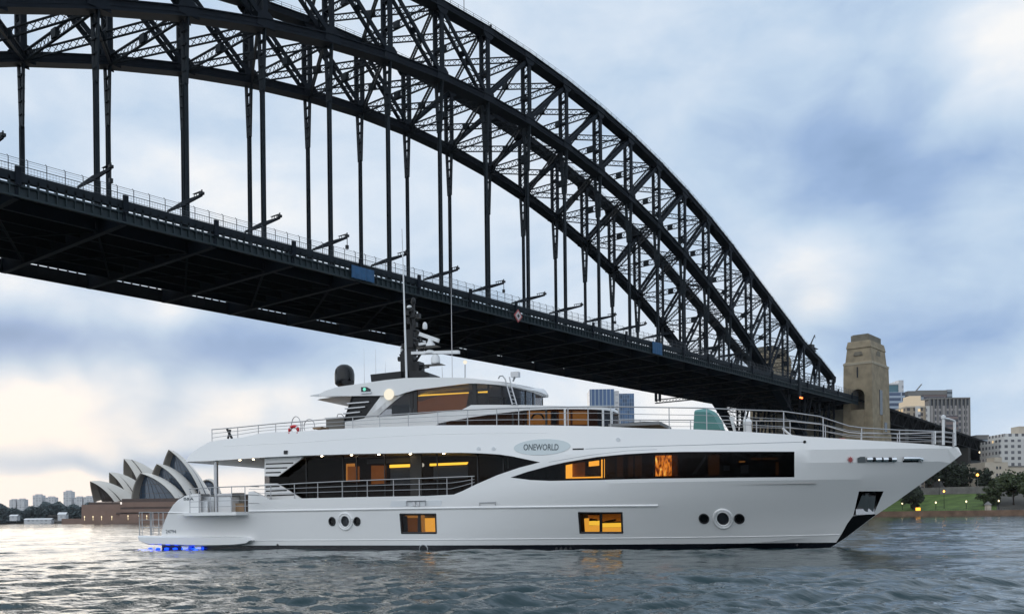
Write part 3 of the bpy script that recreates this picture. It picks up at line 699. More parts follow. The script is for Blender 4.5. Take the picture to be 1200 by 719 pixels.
# kiosk and lit sign on the path
kb = land_pt(1158, 8); kk = thing('kiosk', 'small yellowish kiosk with a pointed roof on the waterfront path', 'kiosk', kb)
mb = MB(); mb.lathe(kb, [(1.3, 0), (1.3, 2.4)], 6); mb.build('walls', 'cream_render', kk); mb = MB(); mb.lathe(kb, [(1.8, 2.4), (.05, 3.9)], 6); mb.build('roof', 'roof_grey', kk)
lb = land_pt(1076, 1.5); ls = thing('lit_sign', 'orange lit notice board on posts above the sea wall', 'sign', lb)
rt = Vector(RT); fwv = Vector(FW)
mb = MB(); mb.prism([lb + rt * -1.0 + Vector((0, 0, .5)), lb + rt * 1.0 + Vector((0, 0, .5)), lb + rt * 1.0 + Vector((0, 0, 1.8)), lb + rt * -1.0 + Vector((0, 0, 1.8))], fwv * .15); mb.build('board', 'amber', ls)
mb = MB()
mb.bar(lb + rt * -.9 + fwv * .25, lb + rt * -.9 + fwv * .25 + Vector((0, 0, 1.8)), .1, .1); mb.build('post', 'dark_metal', ls)
mb = MB(); mb.bar(lb + rt * .9 + fwv * .25, lb + rt * .9 + fwv * .25 + Vector((0, 0, 1.8)), .1, .1); mb.build('post', 'dark_metal', ls)
# a hand rail along the path
mb = MB()
for i in range(70):
    p = land_pt(1090 + i * 3, .6); q = land_pt(1093 + i * 3, .6)
    mb.bar(p, p + Vector((0, 0, 1.0)), .06, .06, (1, 0, 0)); mb.bar(p + Vector((0, 0, 1.0)), q + Vector((0, 0, 1.0)), .06, .06); mb.bar(p + Vector((0, 0, .55)), q + Vector((0, 0, .55)), .04, .04)
tag(mb.build('path_railing', 'dark_metal'), 'thin dark railing along the top of the sea wall', 'railing')

# ------------------------------------------------------------------ buildings of the city
def bld(name, label, d, px0, px1, ytop, ybase, dep, fac, rz=0., cat='building', group=None):
    """a tower with its front at distance d between the two picture columns; returns root and its local frame"""
    a = ground((px0 + px1) / 2, d, 0); w = (px1 - px0) / FPX * d; h = at((px0 + px1) / 2, ytop, d).z; zb = max(0, at((px0 + px1) / 2, ybase, d).z)
    t = thing(name, label, cat, (a.x, a.y, zb), YAW - math.pi / 2 + rz, group)
    return t, w, h - zb, dep
def lbox(t, name, x0, x1, y0, y1, z0, z1, m):
    mb = MB(); mb.box(x0, x1, y0, y1, z0, z1); return mb.build(name, m, t, local=True)
facade('fac_blue', (.36, .42, .50), (.045, .07, .13), 30, 4.2, .97, .60); facade('fac_gold', (.36, .29, .21), (.05, .04, .04), 4.4, 3.6, .5, .62, .10)
facade('fac_brown', (.19, .14, .13), (.05, .045, .055), 30, 4., .97, .5); facade('fac_grey', (.34, .31, .30), (.05, .05, .06), 4.6, 4.4, .55, .6, .02)
facade('fac_white', (.58, .56, .53), (.10, .10, .11), 4.2, 3.8, .5, .5, .02); facade('fac_mid', (.30, .33, .36), (.06, .08, .10), 30, 4., .97, .5)
facade('fac_glass', (.30, .36, .42), (.030, .075, .17), 4.3, 40, .74, .985); facade('fac_glass2', (.16, .22, .30), (.035, .09, .19), 2.6, 4.4, .85, .9)
facade('fac_hazy', (.58, .57, .57), (.42, .42, .44), 6., 4.5, .5, .5)  # distance haze put into the pale wall and window colours
t, w, h, dp = bld('office_tower', 'tall tower with white and blue bands and a teal glass top behind the stone pylon', 760, 1026, 1062, 446, 585, 30, None)
lbox(t, 'body', -w / 2, w / 2, 0, 30, 0, h * .905, 'fac_blue'); lbox(t, 'glass_top', -w / 2, w * .30, 1, 28, h * .905, h * .968, 'teal_glass'); lbox(t, 'fin', w * .30, w * .46, 0, 26, h * .905, h * 1.005, 'fac_hazy'); lbox(t, 'roof_slab', -w / 2 - .5, w * .30, .5, 28, h * .968, h * .98, 'fac_hazy')
t, w, h, dp = bld('office_tower', 'stepped pale tower joined to the right of the blue banded tower', 770, 1061, 1084, 457, 585, 28, None)
lbox(t, 'body', -w / 2, w / 2, 0, 28, 0, h * .95, 'fac_mid'); lbox(t, 'plant_room', -w * .2, w * .5, 4, 20, h * .95, h, 'roof_grey'); mb = MB(); mb.bar((w * .3, 8, h), (w * .62, 8, h + 6), .8, .8); mb.build('mast', 'roof_grey', t, local=True)
t, w, h, dp = bld('hotel_tower', 'honey coloured tower with a brightly lit stepped crown', 640, 1063.5, 1089.5, 464, 580, 20, None)
lbox(t, 'body', -w / 2, w / 2, 0, 18, 0, h * .90, 'fac_gold')
lampc = lbox(t, 'crown', -w * .40, w * .36, 1, 16, h * .90, h * .96, 'soft_white'); lbox(t, 'crown_cap', -w * .26, w * .24, 3, 14, h * .96, h * 1.01, 'soft_white'); lbox(t, 'cornice', -w * .52, w * .52, -.4, 18.4, h * .885, h * .90, 'cream_render')
lbox(t, 'corner_bay', -w * .12, w * .1, -1.2, 0, 0, h * .9, 'fac_white'); lbox(t, 'corner_bay', w * .36, w * .52, -1.2, 0, 0, h * .9, 'fac_white')
t, w, h, dp = bld('office_tower', 'broad brown banded block behind the honey coloured tower', 820, 1076, 1116, 457, 585, 34, None)
lbox(t, 'body', -w / 2, w / 2, 0, 34, 0, h * .96, 'fac_brown'); lbox(t, 'parapet', -w / 2 - .4, w / 2 + .4, -.4, 34, h * .96, h, 'roof_grey'); lbox(t, 'stair_tower', w * .38, w / 2 + .8, -.8, 30, h * .8, h * 1.005, 'fac_mid')
t, w, h, dp = bld('office_tower', 'grey stone tower with a dark louvred top storey at the end of the skyline', 700, 1091, 1137.5, 465.5, 582, 30, None)
lbox(t, 'body', -w / 2, w / 2, 0, 30, 0, h * .92, 'fac_grey'); lbox(t, 'top_storey', -w / 2 + .6, w / 2 - .6, .6, 29.4, h * .92, h * .985, 'pane_dark'); lbox(t, 'roof_slab', -w / 2 - .5, w / 2 + .5, -.5, 30.5, h * .985, h, 'roof_grey')
for i in range(11):
    x = lerp(-w / 2, w / 2, i / 10); lbox(t, 'pier', x - .55, x + .55, -.35, .6, 0, h * .985, 'roof_grey')
lbox(t, 'louvre_panel', -w * .10, w * .20, -.5, 0, h * .68, h * .82, 'fac_brown')
t, w, h, dp = bld('apartment_block', 'low grey green block with banded floors beyond the approach spans', 720, 1136, 1163, 509, 582, 24, None)
lbox(t, 'body', -w / 2, w / 2, 0, 22, 0, h * .93, 'fac_mid'); lbox(t, 'penthouse', -w * .1, w * .45, 2, 18, h * .93, h, 'roof_grey')
t, w, h, dp = bld('apartment_block', 'white gridded building at the right edge of the skyline', 600, 1173, 1230, 507, 580, 26, None)
lbox(t, 'body', -w / 2, w / 2, 0, 26, 0, h * .90, 'fac_white'); lbox(t, 'upper_storey', -w * .36, w / 2, 3, 24, h * .90, h, 'fac_white'); lbox(t, 'plant_room', -w * .02, w * .2, 5, 15, h, h * 1.12, 'cream_render')
t, w, h, dp = bld('harbour_house', 'cream rendered house with small square windows at the right edge', 462, 1154, 1183, 541, 573, 20, None, rz=.12)
lbox(t, 'body', -w / 2, w / 2, 0, 20, -3, h, 'cream_render'); lbox(t, 'parapet', -w * .10, w * .22, -.3, 6, h, h + 2.3, 'cream_render'); lbox(t, 'lower_wing', w / 2, w / 2 + 22, 2, 20, -3, h * .83, 'cream_render'); lbox(t, 'wing_roof', w / 2, w / 2 + 22.4, 1.6, 20.4, h * .83, h * .87, 'roof_grey')
for r_ in range(3):
    for c_ in range(2): lbox(t, 'window', -w * .02 + c_ * 1.7, -w * .02 + c_ * 1.7 + .9, -.08, .1, h * (.22 + .26 * r_), h * (.22 + .26 * r_) + 1.4, 'pane_dark')
for r_ in range(2):
    for c_ in range(5): lbox(t, 'window', w / 2 + 2 + c_ * 4, w / 2 + 3.4 + c_ * 4, 1.9, 2.1, h * (.2 + .3 * r_), h * (.2 + .3 * r_) + 1.6, 'pane_dark')
# the glass tower under the far edge of the deck
t, w, h, dp = bld('glass_tower', 'blue glass office tower with pale vertical fins seen under the bridge deck', 1050, 692.5, 745, 455.5, 600, 40, None, rz=0)
lbox(t, 'body', -w / 2, -w / 2 + w * .55, 0, 36, 0, h, 'fac_glass'); lbox(t, 'side_block', -w / 2 + w * .66, w / 2, 3, 36, 0, h * .965, 'fac_glass2'); lbox(t, 'core', -w / 2 + w * .55, -w / 2 + w * .66, 1, 34, 0, h * .985, 'fac_hazy')
# ------------------------------------------------------------------ far shore to the left
mb = MB(); farp = [(-160, 1500), (-60, 1420), (20, 1330), (70, 1290), (110, 1300), (160, 1350), (300, 1500)]
mb.grid([[ground(p, d, z) for p, d in farp] if o == 0 else [ground(p, d + o, z) for p, d in farp] for o, z in ((0, -1), (0, 2), (60, 9), (160, 13), (500, 10))]); tag(mb.build('far_shore', 'earth'), kind='structure')
rnd = random.Random(5); mb = MB()
for i in range(20000):
    px = rnd.uniform(-60, 150); d = 1320 + abs(rnd.gauss(0, 70)); a = ground(px, d, 0)
    hh = 26 + 2.5 * math.sin(px * .13) + 2.5 * math.sin(px * .37 + 1) - max(0, px - 80) * .12
    z = 2 + (hh * (1 - .35 * math.exp(-((px - 20) / 14) ** 2))) * rnd.random() ** .8 * .98
    if px > 55 and px < 78 and z < 13: continue
    p = a + Vector((0, 0, z)); s = rnd.uniform(.9, 2.2); x = Vector((rnd.gauss(0, 1), rnd.gauss(0, 1), rnd.gauss(0, .6))).normalized(); y = x.orthogonal().normalized()
    mb.add([p - x * s - y * s * .6, p + x * s - y * s * .6, p + x * s * .7 + y * s, p - x * s * .7 + y * s * .8], [(0, 1, 2, 3)])
tag(mb.build('wooded_shore', 'leaf_hazy', fixn=False), kind='stuff')
for px0, px1, yt, nm, lab in ((74.5, 83.8, 574, 'apartment_tower', 'tallest pale tower on the far left skyline'), (38.5, 49, 578.5, 'apartment_tower', 'broad pale tower on the far left skyline above the wooded point'), (53.5, 64, 581, 'apartment_block', 'pale block just left of the tallest tower on the far left skyline'),
                        (87, 96.5, 581, 'apartment_block', 'pale block just right of the tallest tower on the far left skyline'), (98, 109, 580.5, 'apartment_block', 'pale flat block beside the white shells on the far skyline'), (20, 28.5, 583.5, 'apartment_block', 'low faint block on the far left skyline'), (11, 18.5, 584, 'apartment_block', 'low faint block nearest the left edge of the skyline')):
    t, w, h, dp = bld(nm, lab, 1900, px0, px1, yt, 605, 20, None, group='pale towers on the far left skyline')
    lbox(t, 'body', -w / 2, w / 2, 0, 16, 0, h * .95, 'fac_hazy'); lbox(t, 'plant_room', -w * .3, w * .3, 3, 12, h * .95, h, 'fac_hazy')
for px0, px1, yt, yb, lab in ((11, 20, 602.7, 606.5, 'small white boathouse at the waterline on the far left shore'), (67.5, 77, 600, 606, 'white waterfront pavilion beside the brown podium'), (28, 60, 607, 610.5, 'long low pale wharf shed below the trees of the far shore')):
    t, w, h, dp = bld('waterfront_shed', lab, 1285, px0, px1, yt, yb, 8, None)
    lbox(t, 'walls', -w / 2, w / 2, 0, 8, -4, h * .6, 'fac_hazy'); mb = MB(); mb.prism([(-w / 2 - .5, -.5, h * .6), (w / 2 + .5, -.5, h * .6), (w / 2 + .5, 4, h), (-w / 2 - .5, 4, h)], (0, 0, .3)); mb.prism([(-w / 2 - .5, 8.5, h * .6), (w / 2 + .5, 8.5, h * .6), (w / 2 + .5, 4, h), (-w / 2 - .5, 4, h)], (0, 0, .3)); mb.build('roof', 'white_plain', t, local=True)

# ------------------------------------------------------------------ the shell-roofed concert building
opera = thing('concert_hall', 'white shell roofed concert hall on a stepped brown podium by the water', 'building', ground(165, 850, 0))
def bez(p, q, r, t): return p * (1 - t) ** 2 + q * 2 * t * (1 - t) + r * t * t
def shell(P, FL, FR, B, bul=.16, bulm=.12, inset=.13, gm='opera_glass'):
    """P peak; FL, FR the feet of the open mouth; B the tail on the podium"""
    P, FL, FR, B = (Vector(x) for x in (P, FL, FR, B)); ax = (B - (FL + FR) / 2); L = (P - B).length
    n = 10; mid = (FL + FR) / 2; side = (FR - FL).normalized(); up = Vector((0, 0, 1))
    qc = (P + B) / 2 + up * L * bul * 1.6 + (P - B).normalized() * L * .05
    ridge = [bez(P, qc, B, i / n) for i in range(n + 1)]
    out = MB(); inn = MB(); rim = MB()
    edges = []
    for F, s in ((FL, -1), (FR, 1)):
        rows = []; rin = []
        for q in ridge:
            c = (F + q) / 2 + up * (q - F).length * bulm * 1.2 + side * s * (q - F).length * bulm
            arc = [bez(F, c, q, j / n) for j in range(n + 1)]; rows.append(arc)
            ctr = mid + up * 4 + ax * .35
            rin.append([p + (ctr - p).normalized() * 1.1 for p in arc])
        out.grid(rows); inn.grid([r[::-1] for r in rin]); rim.grid([rows[0], rin[0]])
        edges.append((rows, rin))
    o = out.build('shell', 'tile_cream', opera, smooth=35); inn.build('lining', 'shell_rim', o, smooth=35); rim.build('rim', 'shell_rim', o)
    # glass wall set back inside the mouth
    g = MB(); rows = []
    A = edges[0][1][0]; C = edges[1][1][0]; dv = ax.normalized() * (L * inset)
    for j in range(n + 1):
        a, c = A[j] + dv * (1 - .25 * j / n), C[j] + dv * (1 - .25 * j / n)
        rows.append([a.lerp(c, i / 8) - ax.normalized() * (L * .10) * math.sin(math.pi * i / 8) * (1 - j / n) for i in range(9)])
    g.grid(rows); go = g.build('glass_wall', gm, o)
    mu = MB()
    for i in range(1, 8):
        for j in range(n): mu.bar(rows[j][i] - ax.normalized() * .25, rows[j + 1][i] - ax.normalized() * .25, .16, .16)
    for j in (2, 5): 
        for i in range(8): mu.bar(rows[j][i] - ax.normalized() * .25, rows[j][i + 1] - ax.normalized() * .25, .25, .25)
    mu.build('mullions', 'opera_bronze', go)
    return o
A = at
# nearer hall: three shells opening towards the harbour, rising one behind the other
shell(A(164.5, 554, 838), A(153.5, 586, 846), A(207, 586, 826), A(219, 584, 874))
shell(A(183.5, 543, 856), A(173, 586, 868), A(222, 586, 846), A(238, 584, 900))
shell(A(197.5, 526.3, 878), A(186, 586, 890), A(238, 586, 866), A(248, 584, 930))
# further hall, turned more away
shell(A(105.3, 563.5, 882), A(110, 588, 902), A(134.5, 588, 880), A(163, 586, 905), gm='opera_bronze')
shell(A(127.8, 553, 902), A(131, 588, 922), A(153, 588, 898), A(186, 586, 930), gm='opera_bronze')
shell(A(145, 537, 925), A(147.5, 588, 948), A(170, 588, 920), A(215, 586, 960), gm='opera_bronze')
# small restaurant shell behind the yacht's stern
shell(A(242, 561.5, 960), A(231, 584, 955), A(252, 584, 950), A(256, 584, 985), bul=.3, bulm=.3)
def pod(name, pts, d0, d1, yt, yb, m='podium', parent=None):
    f = [A(p, yb, d0) for p in pts]; mb = MB()
    zt = A(pts[0], yt, d0).z; zb = A(pts[0], yb, d0).z
    fr = [ground(p, d0, 0) for p in pts]; bk = [ground(p, d1, 0) for p in pts]
    mb.grid([[(q.x, q.y, zb) for q in fr], [(q.x, q.y, zt) for q in fr], [(q.x, q.y, zt) for q in bk], [(q.x, q.y, zb) for q in bk]])
    for e in (0, -1): mb.add([(fr[e].x, fr[e].y, zb), (fr[e].x, fr[e].y, zt), (bk[e].x, bk[e].y, zt), (bk[e].x, bk[e].y, zb)], [(0, 1, 2, 3)])
    return mb.build(name, m, parent or opera)
pod('broadwalk', (72, 160, 330), 812, 1000, 607.3, 613.5)
pu = pod('podium', (95.5, 160, 330), 824, 990, 591, 608)
pod('podium_steps', (140, 200, 330), 818, 824, 602, 608)
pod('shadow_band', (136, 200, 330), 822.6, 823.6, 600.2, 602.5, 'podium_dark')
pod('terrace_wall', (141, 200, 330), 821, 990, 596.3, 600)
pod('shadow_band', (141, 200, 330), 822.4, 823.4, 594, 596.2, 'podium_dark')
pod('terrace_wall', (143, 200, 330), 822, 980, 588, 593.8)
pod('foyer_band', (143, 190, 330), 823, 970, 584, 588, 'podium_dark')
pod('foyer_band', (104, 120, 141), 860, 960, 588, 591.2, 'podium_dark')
for i, px in enumerate((99, 109, 119, 131, 150, 163, 172, 186, 201)):     # lamps along the base of the podium
    c = A(px, 605.5 if px < 140 else 604.5, 811 if px < 140 else 811); mb = MB(); mb.lathe((c.x, c.y, c.z), [(.1, 0), (.42, .25), (.42, .6), (.1, .85)], 8); mb.tube([Vector((c.x, c.y, 3.)), c + Vector((0, 0, .1))], .09, 6)
    tag(mb.build('path_lamp', 'lamp_park'), 'white lamp at the foot of the brown podium', 'lamp', 'lamps at the foot of the podium')

# ------------------------------------------------------------------ the motor yacht. Local frame: x forward from the stern, -y starboard (towards the camera), z up
E2 = np.array([.9409, -.3387]); N2 = np.array([-.3387, -.9409]); O2 = np.array([-19.45, 56.05])     # (right, ahead) of the camera
_e = RT * E2[0] + FW * E2[1]; _o = CAM + RT * O2[0] + FW * O2[1]
yacht = thing('motor_yacht', 'large white three deck motor yacht lying on the water in front of the bridge', 'yacht', (_o[0], _o[1], 0), math.atan2(_e[1], _e[0]))
def ysz(px, py, t):
    u, v = uv_px(px, py); r0, d0 = O2 + N2 * t
    s = -(r0 - u * d0) / (E2[0] - u * E2[1]); d = d0 + s * E2[1]
    return s, CAM[2] - v * d
def yp(px, py, t):
    s, z = ysz(px, py, t); return Vector((s, -t, z))
# hull form -----------------------------------------------------------
_stem = sorted([ysz(*p, 0)[::-1] for p in ((1127, 532), (1115, 541.5), (1080, 566), (1050, 587.5), (1025, 604), (991, 630), (972, 641.5))])
ZT, ST = _stem[-1]
_stem = [(-.6, _stem[0][1] - 1.6)] + _stem + [(ZT + .35, ST - .12), (ZT + 2, ST - .2)]
def S_(z): return interp(z, _stem)
ZK2 = 0; ZK1 = 0
def hb(s, z):
    """half breadth of the hull at station s, height z"""
    zk2 = ZK2 or 2.9; zk1 = ZK1 or 4.2; q = min(1, max(0, z) / zk2); Sz = S_(z)
    p = lerp(1.55, 2.9, q ** 1.3); s1 = lerp(17.5, 19., q); B = lerp(3.80, 4.0, min(1, q * 1.3))
    b = B if s <= s1 else B * (1 - min(1, (s - s1) / (Sz - s1)) ** p)
    zc = interp(s, CH)
    if z < zc: b -= min(.5, (zc - z) * .55) * min(1, max(0, Sz - s) / 3)
    if z > zk1: b *= 1 - .055 * (z - zk1)
    return max(b, 0.)
CH = [(0, -9), (60, -9)]
def hsz(px, py, off=0.):
    t = 4.
    for _ in range(8):
        s, z = ysz(px, py, t + off); t = hb(s, z)
    return s, z
ZK2 = hsz(930, 562)[1]; ZK1 = hsz(932, 527)[1]
CH = [hsz(800, 644), hsz(902, 634), hsz(985, 626)]; CH = [(0, -9), (CH[0][0], CH[0][1])] + CH[1:] + [(60, CH[-1][1])]
def hp(px, py, off=0.):
    s, z = hsz(px, py, off); return Vector((s, -(hb(s, z) + off), z))
def inside(p, poly):
    x, y = p; c = False; n = len(poly)
    for i in range(n):
        (x0, y0), (x1, y1) = poly[i], poly[i - 1]
        if (y0 > y) != (y1 > y) and x < (x1 - x0) * (y - y0) / (y1 - y0) + x0: c = not c
    return c
def segd(p, a, b):
    ax, ay = a; dx, dy = b[0] - ax, b[1] - ay; L2 = dx * dx + dy * dy
    t = 0 if L2 == 0 else max(0, min(1, ((p[0] - ax) * dx + (p[1] - ay) * dy) / L2))
    return math.hypot(p[0] - ax - t * dx, p[1] - ay - t * dy)
def dens(poly, step, closed=True):
    out = []; n = len(poly)
    for i in range(n if closed else n - 1):
        a, b = poly[i], poly[(i + 1) % n]; k = max(1, int(math.hypot(b[0] - a[0], b[1] - a[1]) / step))
        for j in range(k): out.append((lerp(a[0], b[0], j / k), lerp(a[1], b[1], j / k)))
    if not closed: out.append(poly[-1])
    return out
def sheet(outline, holes=(), lines=(), step=.4, edge=.35):
    """triangles filling a (s, z) outline with holes; lines are creases"""
    V = []; Ed = []
    def addloop(L, closed):
        n = len(V); V.extend(Vector(p) for p in L)
        Ed.extend((n + i, n + (i + 1) % len(L)) for i in range(len(L) if closed else len(L) - 1))
    outl = dens(outline, edge); addloop(outl, True); hl = [dens(h, edge) for h in holes]
    for h in hl: addloop(h, True)
    ll = [dens(l, edge, False) for l in lines]
    for l in ll: addloop(l, False)
    segs = [(outl[i], outl[i - 1]) for i in range(len(outl))] + [(h[i], h[i - 1]) for h in hl for i in range(len(h))] + [(l[i], l[i + 1]) for l in ll for i in range(len(l) - 1)]
    xs = [p[0] for p in outl]; zs = [p[1] for p in outl]; x = min(xs) + step / 2
    while x < max(xs):
        z = min(zs) + step / 2
        while z < max(zs):
            if inside((x, z), outl) and not any(inside((x, z), h) for h in hl) and all(segd((x, z), a, b) > step * .45 for a, b in segs if abs(a[0] - x) < 1.2): V.append(Vector((x, z)))
            z += step
        x += step
    r = delaunay_2d_cdt(V, Ed, [], 0, 1e-5)
    vv = [tuple(p) for p in r[0]]; tr = []
    for f in r[2]:
        c = (sum(vv[i][0] for i in f) / len(f), sum(vv[i][1] for i in f) / len(f))
        if inside(c, outl) and not any(inside(c, h) for h in hl): tr.append(tuple(f))
    return vv, tr
def skin(mb, outline, holes=(), lines=(), fn=hb, off=0., th=.1, step=.4, sides=(1, -1), mi=None, edge=.35):
    """a plate following t = fn(s, z) + off, th thick, on both sides of the boat"""
    vv, tr = sheet(outline, holes, lines, step, edge)
    cnt = {}
    for f in tr:
        for i in range(3):
            k = (f[i], f[(i + 1) % 3]); cnt[k] = 1
    bd = [k for k in cnt if (k[1], k[0]) not in cnt]
    for sd in sides:
        o = [(s, -sd * (fn(s, z) + off), z) for s, z in vv]; ii = [(s, -sd * max(0, fn(s, z) + off - th), z) for s, z in vv]
        n = len(vv); base = len(mb.v)
        flip = sd < 0
        fs = [f if not flip else f[::-1] for f in tr]; fi = [tuple(i + n for i in (f[::-1] if not flip else f)) for f in tr]
        rim = [((b, a, a + n, b + n) if not flip else (a, b, b + n, a + n)) for a, b in bd]
        mb.v.extend(o + ii)
        for f, m_ in [(f, (mi(f, vv) if mi else 0)) for f in fs] + [(f, (mi(tuple(i - n for i in f), vv) if mi else 0)) for f in fi] + [(f, 0) for f in rim]:
            mb.f.append(tuple(i + base for i in f)); mb.m.append(m_)
def yb(mb, name, mt, parent=None, **k): return mb.build(name, mt, parent or yacht, local=True, **k)
# outlines traced on the side of the boat (picture columns/rows -> metres)
H = lambda L: [hsz(*p) for p in L]
sheerT = [(222, 533), (231, 525.5), (245, 517.5), (258.5, 515), (285, 512), (303.5, 507.5), (322, 506), (354, 505), (380, 502.8), (420, 501.2), (445, 500), (478, 499), (505, 498), (570, 497.8), (640, 498), (700, 499), (760, 501.7), (817, 502.8), (847, 504), (927, 509), (940, 511), (1040, 517), (1085, 520), (1122, 523.5)]
wing = [(189, 629), (189.6, 620.7), (193, 610), (197.6, 599.5), (203, 591), (209, 585), (216, 580.8), (226, 578.3), (234, 578.3)]
low_edge = [(234, 600), (291, 599.2), (291, 576), (297, 575), (306, 579.5), (316, 585), (350, 583.6), (430, 581.8), (500, 580.6), (531.8, 579), (541.7, 575), (558.5, 566.8), (583.5, 556), (608.5, 547.5), (633, 541.2)]
top_edge = [(600, 534.2), (585, 532), (565, 530.7), (541.7, 530), (500, 530.2), (417, 531.5), (354, 533.5), (310, 535.4), (280, 537.3), (245, 539.6), (217, 540.6)]
ST_S = hsz(189, 629)[0]
stem_l = [(S_(z), z) for z in np.linspace(ZT, -.5, 26)]
outline = [(ST_S, -.5)] + H(wing) + H(low_edge) + H(top_edge) + H(sheerT) + [(S_(ZT + .3) - .02, ZT + .3)] + stem_l
# windows
W1 = H([(598, 559), (617, 552.6), (645, 545), (663, 541), (700, 534.9), (733, 531.7), (767, 529.8), (800, 529), (931, 528.8), (931, 558.7), (760, 560.5), (700, 562), (645, 563), (621.8, 562)])
W2 = H([(469.3, 602), (510.3, 601.3), (511.3, 624), (471.2, 624.6)]); W3 = H([(678, 600.2), (728, 599.5), (729.2, 623.3), (680.6, 623.8)])
def ell(px, py, rx, ry, n=22):
    s, z = hsz(px, py); s1, _ = hsz(px + rx, py); _, z1 = hsz(px, py - ry)
    return [(s + (s1 - s) * math.cos(2 * math.pi * i / n), z + (z1 - z) * math.sin(2 * math.pi * i / n)) for i in range(n)]
PORT = [(389.3, 610.5, 3.6, 4.7, 'p'), (404.6, 610.4, 5.6, 7.2, 'b'), (418.4, 610.5, 3.6, 4.7, 'p'), (825, 607.3, 5.4, 5.4, 'p'), (847.2, 607.4, 8.2, 8.4, 'b'), (866.4, 607.4, 5.4, 5.4, 'p')]
port_poly = [ell(*p[:4]) for p in PORT]
pocket = H([(1006.5, 575.2), (1035.5, 575.2), (1024.5, 600.5), (1000, 603.5)])
zboot = .30
crease = [[(ST_S + .05, zboot), (S_(zboot) - .1, zboot)], [(22., ZK2), (S_(ZK2) - .15, ZK2)], [(hsz(217, 540)[0] + 1.2, ZK1 + .12), (hsz(640, 530)[0], ZK1 + .1), (hsz(760, 526)[0], ZK1), (S_(ZK1) - .15, ZK1)], [CH[1], CH[2], (CH[3][0] - .3, CH[3][1])]]
mb = MB()
skin(mb, outline, [W1, W2, W3, pocket] + port_poly, crease, hb, 0, .12, .42, mi=lambda f, vv: 1 if sum(vv[i][1] for i in f) / 3 < zboot else 0)
hull = yb(mb, 'hull', ('gelcoat', 'boot'), smooth=9, fixn=False)
# strakes and seams
def strip(name, pts, r, m, off=.0, sides=(1, -1), n=6):
    for sd in sides:
        mb = MB(); P = [hp(*p, off) for p in pts]; mb.tube([(p.x, p.y * sd, p.z) for p in P], r, n); yb(mb, name, m, hull, smooth=40)
def fine(pts, step=12):
    out = []
    for a, b in zip(pts, pts[1:]):
        k = max(1, int(abs(b[0] - a[0]) / step)); out += [(lerp(a[0], b[0], i / k), lerp(a[1], b[1], i / k)) for i in range(k)]
    return out + [pts[-1]]
strip('rub_strake', fine([(197.5, 600.2), (234, 600.6)]), .05, 'gelcoat'); strip('rub_strake', fine([(292, 598.6), (500, 595.2), (700, 592.6), (771, 591.9)]), .06, 'gelcoat')
strip('lower_strake', fine([(294, 632.8), (500, 631.8), (590, 631.2), (800, 629.2), (902, 627.8), (984, 625.8)]), .028, 'gelcoat', -.005)
strip('crease_bead', fine([(262, 522.5), (355, 517.8), (430, 512.5), (505, 508.6), (565, 507.4), (640, 507)]), .012, 'gelcoat', -.004)
strip('seam', fine([(686, 525.6), (740, 523), (850, 520), (942, 517.3)]), .012, 'seam'); strip('seam', fine([(643, 541), (690, 533), (735, 527.7), (770, 526.2)]), .008, 'seam')
mb = MB(); c = hp(943, 517.3); mb.lathe((c.x, c.y - .02, c.z), [(.0, -.02), (.07, -.01), (.07, .02), (0, .03)], 10, 'y'); yb(mb, 'seam_cap', 'black_gloss', hull)
mb = MB(); a, b = hp(671, 525.9, .01), hp(684, 525.6, .01); mb.bar(a, b, .02, .07); yb(mb, 'vent_slot', 'black_gloss', hull)
mb = MB(); a = hp(335, 529.5, .02); mb.box(a.x - .1, a.x + .1, a.y - .05, a.y + .05, a.z - .09, a.z + .09); yb(mb, 'camera_pod', 'rubber', hull)
for px, py in ((561, 525.5), (578.5, 525.5), (724.5, 514.7)):
    mb = MB(); c = hp(px, py); mb.lathe((c.x, c.y, c.z), [(0, -.03), (.1, -.03), (.1, .02), (0, .03)], 12, 'y'); yb(mb, 'deck_light', 'gelcoat_soft', hull)
for px in (652, 657.5, 663, 668.5):
    mb = MB(); c = hp(px, 642); mb.lathe((c.x, c.y, c.z), [(0, -.04), (.07, -.03), (.07, .05), (0, .06)], 10, 'y'); yb(mb, 'drain_outlet', 'rubber', hull)
mb = MB(); c = hp(496.5, 643.0, .02); mb.tube([(c.x + .22 * math.cos(a), c.y - .02, c.z + .22 * math.sin(a)) for a in np.linspace(0, 6.283, 18)[:-1]], .03, 6, True); yb(mb, 'discharge_ring', 'stainless', hull, smooth=40)
for px in (325.5, 934):
    mb = MB(); c = hp(px, 638); mb.lathe((c.x, c.y, c.z), [(0, -.04), (.06, -.03), (.06, .05), (0, .06)], 10, 'y'); yb(mb, 'drain_outlet', 'rubber', hull)
# hull windows: pane set back in the reveal, framed, with the lit cabin behind
def panel_s(name, poly, off, th, m, parent, fn=hb, sides=(1,), step=.5, edge=.4):
    out = None
    for sd in sides:
        mb = MB(); skin(mb, poly, (), (), fn, off, th, step, (sd,), edge=edge); o = yb(mb, name, m, parent, smooth=20, fixn=False); out = out or o
    return out
def grow(poly, ds, dz):
    cx = sum(p[0] for p in poly) / len(poly); cz = sum(p[1] for p in poly) / len(poly)
    sx = max(p[0] for p in poly) - min(p[0] for p in poly); sz = max(p[1] for p in poly) - min(p[1] for p in poly)
    return [(cx + (p[0] - cx) * (1 + 2 * ds / sx), cz + (p[1] - cz) * (1 + 2 * dz / sz)) for p in poly]
def hullwin(poly, m='tint_glass'):
    g = panel_s('window', poly, -.06, .02, m, yacht, sides=(1, -1)); return g
w1 = hullwin(W1)
bx = [min(p[0] for p in W1) - 1.2, max(p[0] for p in W1) + .9]; zz = [min(p[1] for p in W1) - .3, max(p[1] for p in W1) + .25]
mb = MB(); rows = []
